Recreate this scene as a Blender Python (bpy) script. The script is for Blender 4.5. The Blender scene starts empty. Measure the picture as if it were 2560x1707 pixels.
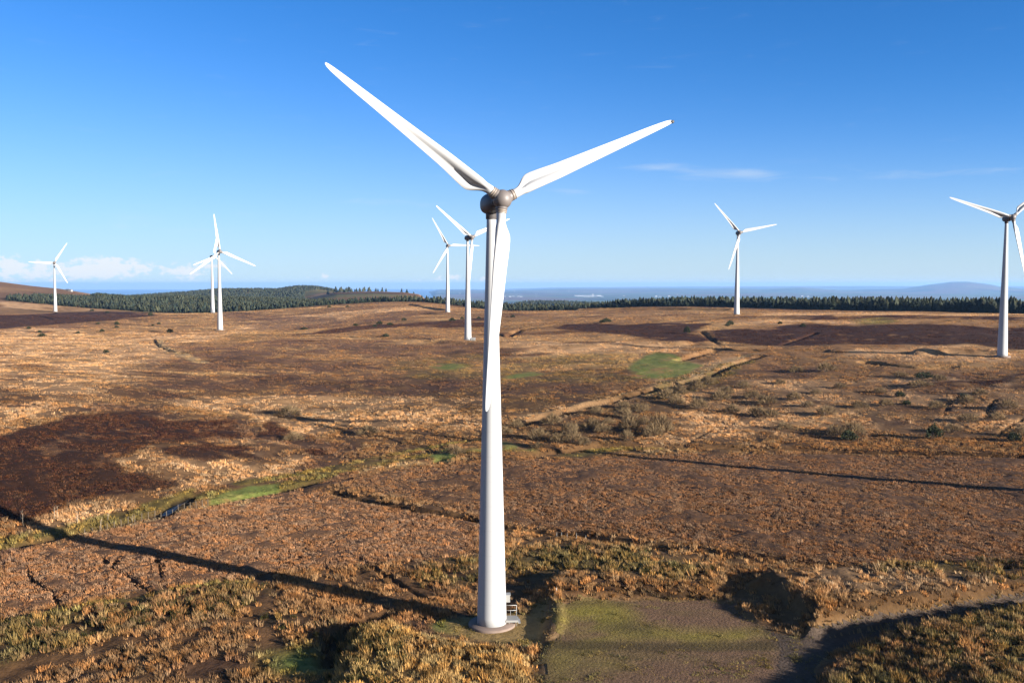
import bpy, math, random
import numpy as np
from mathutils import Matrix, Vector

# ------------------------------------------------------------------ camera, sky, sun, exposure
SC = bpy.context.scene
COL = SC.collection
HC = 34.057                      # camera height above the foot of the nearest turbine, metres
PITCH = math.radians(3.474)
FPX = 2350.0                     # focal length in pixels of the 2560 px wide photograph
cam = bpy.data.objects.new('camera', bpy.data.cameras.new('camera'))
COL.objects.link(cam)
cam.location = (0, 0, HC)
cam.rotation_euler = (math.pi / 2 - PITCH, 0, 0)
cam.data.sensor_width = 36
cam.data.lens = FPX / 2560 * 36
cam.data.clip_start = 0.5
cam.data.clip_end = 200000
SC.camera = cam

SUN_EL = math.radians(12.9)
SUN_AZ = math.radians(120.5)     # clockwise from +Y (the view direction): right and slightly behind
sd = Vector((math.sin(SUN_AZ) * math.cos(SUN_EL), math.cos(SUN_AZ) * math.cos(SUN_EL), math.sin(SUN_EL)))
sl = bpy.data.lights.new('sun', 'SUN')
sl.energy = 5.0
sl.angle = math.radians(0.5)
sl.color = (1.0, 0.93, 0.84)
sun = bpy.data.objects.new('sun', sl)
COL.objects.link(sun)
sun.rotation_euler = (-sd).to_track_quat('-Z', 'Y').to_euler()

SC.view_settings.view_transform = 'Standard'
SC.view_settings.look = 'None'
SC.view_settings.gamma = 1
SC.view_settings.exposure = 1.85
SC.cycles.use_denoising = True
SC.cycles.denoiser = 'OPENIMAGEDENOISE'
SC.cycles.max_bounces = 5
SC.cycles.diffuse_bounces = 2
SC.cycles.volume_bounces = 0
SC.cycles.use_adaptive_sampling = False


class NT:
    """small helper for building node trees"""
    def __init__(s, t):
        s.t = t
    def n(s, kind, **kw):
        nd = s.t.nodes.new(kind)
        for k, v in kw.items():
            setattr(nd, k, v)
        return nd
    def put(s, sock, v):
        if isinstance(v, bpy.types.NodeSocket):
            s.t.links.new(v, sock)
        elif v is not None:
            sock.default_value = v
    def m(s, op, a, b=None, c=None, clamp=False):
        nd = s.n('ShaderNodeMath', operation=op)
        nd.use_clamp = clamp
        s.put(nd.inputs[0], a); s.put(nd.inputs[1], b)
        if c is not None:
            s.put(nd.inputs[2], c)
        return nd.outputs[0]
    def mix(s, f, a, b, mode='MIX'):
        nd = s.n('ShaderNodeMix', data_type='RGBA', blend_type=mode)
        s.put(nd.inputs[0], f); s.put(nd.inputs[6], a); s.put(nd.inputs[7], b)
        return nd.outputs[2]
    def step(s, x, lo, hi):
        nd = s.n('ShaderNodeMapRange', interpolation_type='SMOOTHSTEP')
        s.put(nd.inputs['Value'], x)
        s.put(nd.inputs['From Min'], lo); s.put(nd.inputs['From Max'], hi)
        return nd.outputs[0]
    def noise(s, vec, scale, detail=3, rough=0.5, dist=0.0):
        nd = s.n('ShaderNodeTexNoise')
        s.put(nd.inputs['Vector'], vec)
        nd.inputs['Scale'].default_value = scale
        nd.inputs['Detail'].default_value = detail
        nd.inputs['Roughness'].default_value = rough
        nd.inputs['Distortion'].default_value = dist
        return nd.outputs[0]


def px_dir(u, v):
    """azimuth and elevation (radians) of a surveyed direction"""
    dx, dy = (u - 1280.0) / FPX, (853.5 - v) / FPX
    y = math.cos(PITCH) + dy * math.sin(PITCH)
    z = -math.sin(PITCH) + dy * math.cos(PITCH)
    return math.atan2(dx, y), math.atan2(z, math.hypot(dx, y))


def build_world():
    w = bpy.data.worlds.new('World')
    SC.world = w
    w.use_nodes = True
    t = NT(w.node_tree)
    w.node_tree.nodes.clear()
    out = t.n('ShaderNodeOutputWorld')
    bg = t.n('ShaderNodeBackground')
    w.node_tree.links.new(bg.outputs[0], out.inputs[0])
    bg.inputs['Strength'].default_value = 0.05
    sky = t.n('ShaderNodeTexSky', sky_type='NISHITA')
    sky.sun_disc = False
    sky.sun_elevation = SUN_EL
    sky.sun_rotation = SUN_AZ
    sky.altitude = 300
    sky.air_density = 0.7
    sky.dust_density = 0.0
    sky.ozone_density = 6.0
    hs = t.n('ShaderNodeHueSaturation')
    hs.inputs['Saturation'].default_value = 1.08
    hs.inputs['Value'].default_value = 1.15
    t.put(hs.inputs['Color'], sky.outputs[0])
    gen = t.n('ShaderNodeTexCoord').outputs['Generated']
    sep = t.n('ShaderNodeSeparateXYZ')
    t.put(sep.inputs[0], gen)
    x, y, z = sep.outputs
    az = t.m('ARCTAN2', x, y)
    el = t.m('ARCSINE', z)
    deg = t.m('MULTIPLY', el, 57.29578)
    azd = t.m('MULTIPLY', az, 57.29578)
    # low cumulus over the sea and thin high cirrus
    comb = t.n('ShaderNodeCombineXYZ')
    t.put(comb.inputs[0], azd); t.put(comb.inputs[1], t.m('MULTIPLY', deg, 1.7))
    puff = t.noise(comb.outputs[0], 1.9, 6, 0.58)
    comb2 = t.n('ShaderNodeCombineXYZ')
    t.put(comb2.inputs[0], t.m('MULTIPLY', azd, 0.22)); t.put(comb2.inputs[1], t.m('MULTIPLY', deg, 1.6))
    wisp = t.noise(comb2.outputs[0], 1.3, 5, 0.6, 0.6)

    def blob(u, v, su, sv, amp):
        a, e = px_dir(u, v)
        a2, e2 = px_dir(u + su, v)
        _, e3 = px_dir(u, v + sv)
        da = t.m('DIVIDE', t.m('SUBTRACT', azd, math.degrees(a)), math.degrees(abs(a2 - a)))
        de = t.m('DIVIDE', t.m('SUBTRACT', deg, math.degrees(e)), math.degrees(abs(e3 - e)))
        q = t.m('ADD', t.m('MULTIPLY', da, da), t.m('MULTIPLY', de, de))
        return t.m('MULTIPLY', t.m('EXPONENT', t.m('MULTIPLY', q, -1.0)), amp)

    def field(lst):
        acc = None
        for b in lst:
            g = blob(*b)
            acc = g if acc is None else t.m('ADD', acc, g)
        return acc
    cum = field([(20, 655, 28, 22, .62), (30, 680, 60, 18, .45), (105, 672, 45, 22, .48), (265, 665, 85, 24, .66),
                 (205, 682, 60, 14, .5), (345, 672, 120, 16, .32), (470, 685, 45, 16, .5), (520, 662, 70, 16, .3),
                 (765, 690, 10, 11, .36), (812, 692, 14, 10, .36), (1140, 693, 22, 9, .42), (1090, 696, 30, 8, .3),
                 (1208, 697, 16, 7, .38), (150, 705, 260, 12, .22), (1030, 700, 20, 7, .3)])
    cm = t.m('MULTIPLY', t.step(t.m('ADD', t.m('MULTIPLY', t.m('SUBTRACT', puff, 0.5), 2.2), cum), 0.16, 0.60), t.step(cum, 0.06, 0.25))
    cir = field([(1800, 432, 130, 14, .42), (1660, 416, 110, 9, .34), (1900, 440, 60, 12, .3), (2200, 440, 260, 16, .14),
                 (2480, 425, 200, 14, .10), (950, 505, 120, 12, .26), (1440, 478, 60, 10, .2), (300, 560, 400, 40, .12)])
    ci = t.step(t.m('ADD', t.m('MULTIPLY', t.m('SUBTRACT', wisp, 0.5), 0.8), cir), 0.06, 0.62)
    # thin bright veil low in the sky, a little thicker to the left
    vw = t.m('POWER', t.m('DIVIDE', t.m('MAXIMUM', deg, 0.0), t.m('SUBTRACT', 6.2, t.m('MULTIPLY', azd, 0.045))), 1.6)
    veil = t.m('MULTIPLY', t.m('EXPONENT', t.m('MULTIPLY', vw, -1.0)), 0.74)
    c0 = t.mix(veil, hs.outputs[0], (3.5, 4.1, 4.45, 1))
    c1 = t.mix(t.m('MULTIPLY', ci, 0.4), c0, (3.9, 4.5, 5.2, 1))
    c2 = t.mix(t.m('MULTIPLY', cm, 0.75), c1, (5.3, 5.3, 5.4, 1))
    t.put(bg.inputs['Color'], c2)


build_world()

# ------------------------------------------------------------------ numeric helpers
rng = np.random.default_rng(7)
random.seed(7)


def _hash(ix, iy, seed):
    h = (ix.astype(np.int64) * 374761393 + iy.astype(np.int64) * 668265263 + seed * 974711) & 0xffffffff
    h = ((h ^ (h >> 13)) * 1274126177) & 0xffffffff
    h = (h ^ (h >> 16)) & 0xffff
    return h.astype(np.float32) / 65535.0


def vnoise(x, y, seed=0):
    fx, fy = np.floor(x), np.floor(y)
    tx, ty = (x - fx).astype(np.float32), (y - fy).astype(np.float32)
    tx, ty = tx * tx * (3 - 2 * tx), ty * ty * (3 - 2 * ty)
    ix, iy = fx.astype(np.int64), fy.astype(np.int64)
    a, b = _hash(ix, iy, seed), _hash(ix + 1, iy, seed)
    c, d = _hash(ix, iy + 1, seed), _hash(ix + 1, iy + 1, seed)
    return (a + (b - a) * tx) + ((c + (d - c) * tx) - (a + (b - a) * tx)) * ty


def fbm(x, y, wl, octv=4, seed=0, gain=0.5):
    """fractal noise in about -1..1 with the longest wavelength wl metres"""
    r = np.zeros(np.shape(x), np.float32)
    amp, tot = 1.0, 0.0
    c, s = math.cos(0.6), math.sin(0.6)
    px, py = x / wl, y / wl
    for k in range(octv):
        r += amp * (vnoise(px, py, seed + k * 17) * 2 - 1)
        tot += amp
        amp *= gain
        px, py = (px * c - py * s) * 2.03 + 11.3, (px * s + py * c) * 2.03 + 5.7
    return r / tot


def sstep(a, b, x):
    t = np.clip((x - a) / (b - a), 0, 1)
    return t * t * (3 - 2 * t)


def dirs(u, v):
    u, v = np.asarray(u, float), np.asarray(v, float)
    dx, dy = (u - 1280.0) / FPX, (853.5 - v) / FPX
    y = np.cos(PITCH) + dy * np.sin(PITCH)
    z = -np.sin(PITCH) + dy * np.cos(PITCH)
    return dx, y, z


def at_height(u, v, z):
    dx, dy, dz = dirs(u, v)
    t = (z - HC) / dz
    return dx * t, dy * t


def z_at(u, v, d):
    """height of a point seen at (u,v) standing d metres away on plan"""
    dx, dy, dz = dirs(u, v)
    return HC + d * dz / np.hypot(dx, dy)


# ------------------------------------------------------------------ terrain heights
TURB = [  # x, y, z of the foot, yaw, phase
    (-2.02, 92.43, 0.00, 18.8, 65.4),
    (-392.76, 808.76, 10.56, 33.10, 31.41),
    (-223.06, 700.80, 12.68, 54.30, 10.81),
    (-156.91, 504.94, 9.48, 29.24, -7.51),
    (-40.79, 596.74, 16.31, 12.81, -30.04),
    (-17.93, 381.49, 10.87, 34.0, -53.5),
    (116.2, 486.22, 18.46, 5.99, -42.08),
    (149.9, 286.61, 12.05, 0.57, -72.55),
]
ctrl = []
for u, v, z in [(0, 1707, -.4), (600, 1707, 0), (1280, 1707, .3), (1900, 1707, .6), (2560, 1707, .8),
                (0, 1500, -.3), (600, 1500, 0), (900, 1560, 0), (1900, 1520, .7), (2560, 1500, 1.2),
                (0, 1350, -.4), (500, 1340, 0), (1280, 1380, .3), (1900, 1350, 1.2), (2560, 1350, 2),
                (0, 1270, 1.4), (600, 1230, .3), (1280, 1200, 1), (1900, 1250, 1.6), (2560, 1209, 2.2),
                (0, 1150, 5), (400, 1120, 4), (800, 1100, 1.6), (1280, 1130, 1.2), (1900, 1130, 1.6), (2560, 1130, 2.8),
                (0, 1000, 9), (400, 1000, 6.5), (697, 1034, 3.2), (1280, 1030, 3.6), (1900, 1040, 3.6), (2560, 1040, 5.2),
                (0, 900, 10.5), (600, 910, 8.5), (1280, 930, 7.0), (1900, 920, 8.6), (2700, 930, 11.),
                (0, 840, 10.), (300, 840, 10)]:
    x, y = at_height(u, v, z)
    ctrl.append((x, y, z))
for t in TURB:
    ctrl.append(t[:3])
    ctrl.append((t[0] - 6, t[1] + 3, t[2])); ctrl.append((t[0] + 6, t[1] - 2, t[2]))
TREE_FRONT = [  # u, v of the foot of the plantation edge, distance
    (-500, 738, 1150), (-200, 745, 1100), (27, 752, 1050), (163, 765, 960), (272, 773, 910), (367, 779, 870), (490, 783, 830), (600, 779, 820), (763, 767, 820),
    (926, 756, 820), (1008, 754, 810), (1063, 755, 800), (1130, 762, 780), (1212, 772, 750), (1257, 778, 720),
    (1375, 780, 710), (1492, 774, 690), (1563, 769, 680), (1644, 766, 670), (1829, 766, 640), (1900, 770, 610),
    (2068, 775, 580), (2300, 779, 565), (2560, 783, 550), (2800, 786, 540), (3100, 788, 530)]
for u, v, d in TREE_FRONT:
    dx, dy, dz = dirs(u, v)
    h = np.hypot(dx, dy)
    ctrl.append((dx / h * d, dy / h * d, z_at(u, v, d)))
for u, v, d in [(1030, 766, 720), (800, 781, 700), (1400, 800, 520), (2200, 800, 440), (2560, 808, 420),
                (0, 790, 640), (300, 800, 640), (200, 790, 760), (1600, 790, 540), (650, 800, 620)]:
    dx, dy, dz = dirs(u, v)
    h = np.hypot(dx, dy)
    ctrl.append((dx / h * d, dy / h * d, z_at(u, v, d)))
ctrl = np.array(ctrl, float)
for a in (-1, 1):   # keep the land sensible outside the frame and behind the camera
    ctrl = np.vstack([ctrl, [[a * 160, 20, 1.0], [a * 420, 100, 5.0], [a * 700, 500, 12.0]]])
ctrl = np.vstack([ctrl, [[0, -60, 0.0], [0, 30, 0.0], [-60, 40, -.3], [60, 40, .8]]])
_S = 100.0


def _phi(r2):
    return np.where(r2 > 1e-12, 0.5 * r2 * np.log(np.maximum(r2, 1e-12)), 0.0)


def _fit():
    P = ctrl[:, :2] / _S
    n = len(P)
    K = _phi(((P[:, None] - P[None]) ** 2).sum(-1)) + np.eye(n) * 0.004
    A = np.zeros((n + 3, n + 3))
    A[:n, :n] = K
    A[:n, n] = A[n, :n] = 1
    A[:n, n + 1:] = P
    A[n + 1:, :n] = P.T
    return P, np.linalg.solve(A, np.concatenate([ctrl[:, 2], [0, 0, 0]]))


_P, _W = _fit()


def near_h(x, y):
    sh = np.shape(x)
    x, y = np.ravel(x) / _S, np.ravel(y) / _S
    out = np.empty(len(x))
    for i in range(0, len(x), 40000):
        a, b = x[i:i + 40000], y[i:i + 40000]
        r2 = (a[:, None] - _P[:, 0]) ** 2 + (b[:, None] - _P[:, 1]) ** 2
        out[i:i + 40000] = _phi(r2) @ _W[:-3] + _W[-3] + a * _W[-2] + b * _W[-1]
    return out.reshape(sh)


# far land: rows of (u, v) surveyed at a distance, joined smoothly one behind the other
FAR = [
    (1300, [(-500, 740), (0, 750), (95, 747), (218, 750), (239, 742), (326, 749), (463, 746), (600, 751), (760, 754),
            (840, 746), (926, 742), (1010, 743), (1049, 748), (1110, 775), (1212, 790), (3000, 795)]),
    (1750, [(-500, 690), (0, 705), (82, 716), (152, 723), (218, 734), (300, 752), (600, 750), (760, 752), (840, 731),
            (926, 729), (1008, 731), (1049, 736), (1100, 780), (3000, 790)]),
    (2300, [(-500, 730), (0, 735), (218, 747), (330, 745), (381, 741), (463, 736), (544, 728.5), (600, 727), (692, 728),
            (741, 720), (790, 721), (831, 728), (860, 740), (926, 750), (1049, 765), (1100, 785), (1260, 775), (1320, 762),
            (1400, 762), (1500, 766), (1560, 778), (3000, 785)]),
    (3500, [(-500, 760), (1049, 775), (3000, 776)]),
]
FAR_Z = [
    (6000, [(-500, -170), (1000, -170), (1130, -125), (3000, -125)]),
    (9000, [(-500, -240), (1000, -240), (1130, -140), (3000, -138)]),
    (13500, [(-500, -240), (1030, -240), (1090, -140), (3000, -138)]),
    (17500, [(-500, -240), (1040, -240), (1090, -125), (1200, -118), (1500, -130), (1800, -118), (2200, -125), (3000, -120)]),
]
FAR2 = [
    (23000, [(1030, 760), (1049, 735), (1098, 724), (1210, 725), (1258, 727.5), (1361, 724), (1408, 722), (1480, 722.5),
             (1661, 721), (1760, 722), (1830, 721), (1900, 722.5), (1998, 719), (2096, 725), (2180, 723.5), (2259, 722),
             (2321, 712), (2377, 705.5), (2419, 704.5), (2475, 711), (2503, 717), (2560, 722), (2700, 724), (3000, 722)]),
]
FAR_Z2 = [(29000, [(-500, -240), (1030, -240), (1100, -150), (3000, -120)])]
FAR3 = [(34000, [(1160, 740), (1258, 723), (1380, 719), (1600, 717), (1900, 716), (2200, 715), (2560, 716), (3000, 717)])]


def _table():
    us = np.linspace(-500, 3000, 701)
    rows, lr = [], []
    for grp, isz in ((FAR, 0), (FAR_Z, 1), (FAR2, 0), (FAR_Z2, 1), (FAR3, 0)):
        for d, pts in grp:
            p = np.array(pts, float)
            val = np.interp(us, p[:, 0], p[:, 1])
            if not isz:
                z = z_at(us, val, d)
                z = np.where(us < p[0, 0], -240, z)
                val = np.maximum(z, -240)
            rows.append(val)
            lr.append(math.log(d))
    rows.append(np.full(len(us), -240.0)); lr.append(math.log(47000))
    return us, np.array(rows), np.array(lr)


_US, _ROWS, _LR = _table()
_tf = np.array(TREE_FRONT, float)


def u_of_az(az):
    # plan azimuth -> photo column at the horizon
    a = np.clip(az, -1.2, 1.2)
    return 1280.0 + FPX * np.tan(a) * (math.cos(PITCH) + math.tan(PITCH) * math.sin(PITCH))


def edge_dist(az):
    return np.interp(u_of_az(az), _tf[:, 0], _tf[:, 2])


def far_h(x, y):
    r = np.hypot(x, y)
    u = np.clip(u_of_az(np.arctan2(x, np.maximum(y, 1e-3))), -500, 2999.9)
    fu = (u + 500) / 5.0
    iu = np.minimum(fu.astype(int), len(_US) - 2)
    tu = fu - iu
    l = np.log(np.clip(r, 1300.1, 46999))
    k = np.clip(np.searchsorted(_LR, l) - 1, 0, len(_LR) - 2)
    t = (l - _LR[k]) / (_LR[k + 1] - _LR[k])
    t = t * t * (3 - 2 * t)
    za = _ROWS[k, iu] * (1 - tu) + _ROWS[k, iu + 1] * tu
    zb = _ROWS[k + 1, iu] * (1 - tu) + _ROWS[k + 1, iu + 1] * tu
    rough = fbm(x, y, 900, 4, 91) * np.clip((r - 1200) / 3000, 0, 1) * 9 * (np.abs(za + 240) > 5)
    return za * (1 - t) + zb * t + rough


def base_h(x, y):
    x, y = np.asarray(x, float), np.asarray(y, float)
    r = np.hypot(x, y)
    az = np.arctan2(x, np.maximum(y, 1e-3))
    d0 = edge_dist(az)
    w = sstep(d0 + 15, np.minimum(d0 * 1.5, 1290), r)
    out = np.zeros(x.shape)
    nz = w < 1
    out[nz] = near_h(x[nz], y[nz]) * (1 - w[nz])
    fz = w > 0
    out[fz] += far_h(x[fz], y[fz]) * w[fz]
    return out


def survey(pts, zlift=0.0):
    """world positions on the moor of points read off the photograph"""
    p = np.array(pts, float).reshape(-1, 2)
    dx, dy, dz = dirs(p[:, 0], p[:, 1])
    h = np.hypot(dx, dy)
    dx, dy, dz = dx / h, dy / h, dz / h
    t = np.exp(np.linspace(math.log(55), math.log(2400), 420))
    X, Y = dx[:, None] * t, dy[:, None] * t
    g = base_h(X, Y) + zlift - (HC + dz[:, None] * t)
    hit = g > 0
    i = np.where(hit.any(1), hit.argmax(1), len(t) - 1)
    i = np.maximum(i, 1)
    n = np.arange(len(p))
    g0, g1 = g[n, i - 1], g[n, i]
    f = np.clip(g0 / (g0 - g1 + 1e-9), 0, 1)
    tt = t[i - 1] + (t[i] - t[i - 1]) * f
    return np.stack([dx * tt, dy * tt], 1)


def seg_dist(x, y, P, closed=False):
    """distance to a polyline and the arc length of the nearest point"""
    n = len(P)
    best = np.full(x.shape, 1e9)
    for i in range(n if closed else n - 1):
        a, b = P[i], P[(i + 1) % n]
        d = b - a
        L2 = (d ** 2).sum() + 1e-9
        t = np.clip(((x - a[0]) * d[0] + (y - a[1]) * d[1]) / L2, 0, 1)
        best = np.minimum(best, np.hypot(x - a[0] - t * d[0], y - a[1] - t * d[1]))
    return best


def inside(x, y, P):
    c = np.zeros(x.shape, bool)
    j = len(P) - 1
    for i in range(len(P)):
        xi, yi, xj, yj = P[i][0], P[i][1], P[j][0], P[j][1]
        if yi != yj:
            c ^= ((yi > y) != (yj > y)) & (x < (xj - xi) * (y - yi) / (yj - yi) + xi)
        j = i
    return c


class Region:
    """a soft edged patch of ground given by a polygon in world metres"""
    def __init__(s, pts, soft, rag=0.0, wl=None, seed=0):
        s.P, s.soft, s.rag = np.asarray(pts, float), soft, rag
        s.wl, s.seed = wl or soft * 4, seed
        m = soft + rag * 1.2 + 1
        s.bb = (s.P[:, 0].min() - m, s.P[:, 0].max() + m, s.P[:, 1].min() - m, s.P[:, 1].max() + m)
    def sd(s, x, y):
        d = seg_dist(x, y, s.P, True)
        return np.where(inside(x, y, s.P), d, -d)
    def __call__(s, x, y):
        out = np.zeros(x.shape)
        k = (x > s.bb[0]) & (x < s.bb[1]) & (y > s.bb[2]) & (y < s.bb[3])
        if k.any():
            d = s.sd(x[k], y[k])
            if s.rag:
                d = d + s.rag * fbm(x[k], y[k], s.wl, 4, s.seed)
            out[k] = sstep(-s.soft, s.soft, d)
        return out


class Line:
    """a soft strip along a polyline in world metres"""
    def __init__(s, pts, half, soft, wob=0.0, seed=3):
        s.P, s.half, s.soft, s.wob, s.seed = np.asarray(pts, float), half, soft, wob, seed
        m = half + soft + wob + 1
        s.bb = (s.P[:, 0].min() - m, s.P[:, 0].max() + m, s.P[:, 1].min() - m, s.P[:, 1].max() + m)
    def __call__(s, x, y):
        out = np.zeros(x.shape)
        k = (x > s.bb[0]) & (x < s.bb[1]) & (y > s.bb[2]) & (y < s.bb[3])
        if k.any():
            d = seg_dist(x[k], y[k], s.P)
            if s.wob:
                d = d + s.wob * fbm(x[k], y[k], 6 * max(s.half, .5), 3, s.seed)
            out[k] = 1 - sstep(s.half, s.half + s.soft, d)
        return out


def reg(px, soft, rag=0.0, wl=None, seed=0):
    return Region(survey(px), soft, rag, wl, seed)


def lin(px, half, soft, wob=0.0, seed=3):
    return Line(survey(px), half, soft, wob, seed)


def oval(u, v, ru, rv, n=14):
    return [(u + ru * math.cos(k * 2 * math.pi / n), v + rv * math.sin(k * 2 * math.pi / n)) for k in range(n)]


# ------------------------------------------------------------------ what lies where on the moor
PAD_PX = [(1382, 1508), (1472, 1499), (1600, 1499), (1746, 1499), (1795, 1500), (1839, 1511), (1863, 1542), (1938, 1586), (1985, 1600),
          (2010, 1640), (2043, 1673), (2040, 1720), (2030, 1800), (1300, 1800), (1346, 1707), (1344, 1648), (1352, 1618), (1378, 1585)]
TRACK_PX = [(1925, 1582), (2006, 1592), (2155, 1565), (2341, 1535), (2560, 1503), (2760, 1476), (2760, 1502), (2560, 1528), (2341, 1564),
            (2155, 1606), (2080, 1632), (2045, 1673), (2037, 1720), (2025, 1800), (1890, 1800), (1940, 1690), (1950, 1620)]
LAWN_PX = [(1110, 1549), (1165, 1538), (1267, 1530), (1316, 1532), (1336, 1504), (1372, 1503), (1376, 1560), (1356, 1620), (1330, 1622),
           (1262, 1610), (1189, 1602), (1104, 1582)]
PAD_Z, LAWN_Z = 0.48, 0.0
flat = lambda px, z: np.stack(at_height(np.array(px, float)[:, 0], np.array(px, float)[:, 1], z), 1)
pad_r = Region(flat(PAD_PX, PAD_Z), 1.0)
track_r = Region(flat(TRACK_PX, PAD_Z), 0.9)
lawn_r = Region(flat(LAWN_PX, LAWN_Z), 0.9)
MOUND_A = flat([(1800, 1492), (1890, 1462), (1985, 1524), (2003, 1580), (2155, 1553), (2341, 1522), (2560, 1492), (2760, 1464),
                (2760, 1380), (2560, 1395), (2300, 1410), (2000, 1425), (1850, 1440)], 1.6)
MOUND_B = flat([(2062, 1640), (2110, 1618), (2200, 1594), (2341, 1566), (2560, 1532), (2760, 1505), (3000, 1640), (3000, 2000), (2035, 2000), (2045, 1707)], 1.2)
SCARP = flat([(1385, 1494), (1472, 1489), (1600, 1488), (1760, 1488), (1810, 1478), (1890, 1440), (1750, 1400), (1390, 1420), (1340, 1470)], 1.2)
HUMP = flat([(1090, 1592), (1190, 1612), (1318, 1626), (1346, 1656), (1346, 1720), (1320, 1800), (760, 1800), (830, 1660), (860, 1580), (980, 1545)], .4)


def grow(d, w):
    return sstep(0, w, d)


DITCH = []     # (Line, depth)
STREAM_PX = [(411, 1288), (424, 1275), (437, 1264), (446, 1256), (462, 1249), (474, 1240)]
BANK = []      # (Line, height)


def ditch(px, half, soft, depth, wob=0.3):
    l = lin(px, half, soft, wob)
    DITCH.append((l, depth))
    return l


ditch([(69, 1424), (81, 1448), (102, 1467), (129, 1479), (148, 1508)], .10, .28, .5)
ditch([(258, 1392), (268, 1408)], .10, .28, .5)
ditch([(297, 1388), (284, 1410), (287, 1422), (300, 1430), (334, 1450), (356, 1468), (382, 1481)], .10, .28, .55)
ditch([(390, 1394), (401, 1410), (403, 1430), (400, 1460)], .10, .28, .55)
ditch([(899, 1400), (943, 1428), (985, 1452), (1019, 1471), (1060, 1490)], .15, .35, .5)
ditch([(975, 1532), (905, 1548), (850, 1572), (828, 1610), (822, 1660)], .5, 1.2, .7)
ditch([(831, 1232), (940, 1258), (1062, 1281), (1193, 1300), (1264, 1320), (1460, 1338), (1605, 1361), (1778, 1381), (1952, 1401), (2154, 1424), (2400, 1428), (2560, 1434)], .5, .9, .8)
ditch([(0, 1368), (70, 1357), (152, 1340), (212, 1325), (274, 1312), (350, 1294), (420, 1278), (470, 1264), (560, 1250), (650, 1234), (720, 1222), (790, 1205), (880, 1190), (1000, 1165), (1100, 1150)], .5, 1.0, .8)
ditch([(1327, 1137), (1400, 1129), (1509, 1109), (1600, 1114), (1715, 1117), (1810, 1119), (1956, 1124), (2139, 1129), (2321, 1133), (2560, 1140)], 1.0, 1.4, 1.7)
ditch([(1300, 1062), (1430, 1026), (1527, 1003), (1600, 985), (1650, 969), (1700, 957), (1770, 940), (1850, 906), (1905, 890)], .8, 1.5, 1.1)
ditch([(1956, 860), (2000, 845), (2040, 830)], .3, 1.2, 1.0)
ditch([(1756, 829), (1779, 846), (1800, 858)], .3, 1.2, 1.0)
ditch([(385, 845), (392, 864), (430, 880), (465, 884)], .3, 1.0, .8)
ditch([(2366, 1028), (2370, 1005), (2385, 994)], .2, .6, .7)
ditch([(2468, 1032), (2475, 1010), (2490, 995)], .2, .6, .7)
ditch([(2560, 1045), (2520, 1068), (2500, 1085)], .2, .6, .7)
ditch([(1706, 1115), (1760, 1085), (1810, 1068)], .15, .5, .35)
ditch([(2164, 905), (2230, 913), (2290, 917), (2380, 915)], .8, 2.2, 1.6)
ditch([(1210, 834), (1270, 842), (1310, 822), (1390, 812)], .8, 2.0, 1.3)
ditch([(1700, 900), (1790, 875), (1860, 875), (1960, 877), (2060, 876)], 1.0, 2.0, 1.6)  # follows the right-hand turbine's shadow: shade put into colour and relief


ditch([(1395, 1497), (1500, 1496), (1620, 1496), (1750, 1496)], .12, .3, .3)
ditch(STREAM_PX, .9, .8, .6, .0)


def bank(px, half, soft, h):
    BANK.append((lin(px, half, soft, .4), h))


bank([(1278, 1056), (1424, 1019), (1521, 997), (1594, 978), (1642, 963), (1686, 955)], .2, 1.0, .2)
bank([(1381, 1507), (1388, 1535), (1386, 1565), (1366, 1602)], .35, .9, .35)
bank([(2300, 884), (2370, 882), (2440, 884), (2500, 886)], 1.0, 3.0, 1.6)
bank([(1030, 762), (1100, 775), (1120, 777)], 1.0, 3.0, 1.2)
bank([(1450, 776), (1650, 774), (1830, 776)], 1.0, 3.0, 1.4)
bank([(1100, 855), (1200, 862), (1400, 868), (1560, 862), (1700, 858)], 1.5, 6, 1.1)
bank([(700, 1000), (830, 985), (900, 985)], 1.5, 5, .6)


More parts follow.
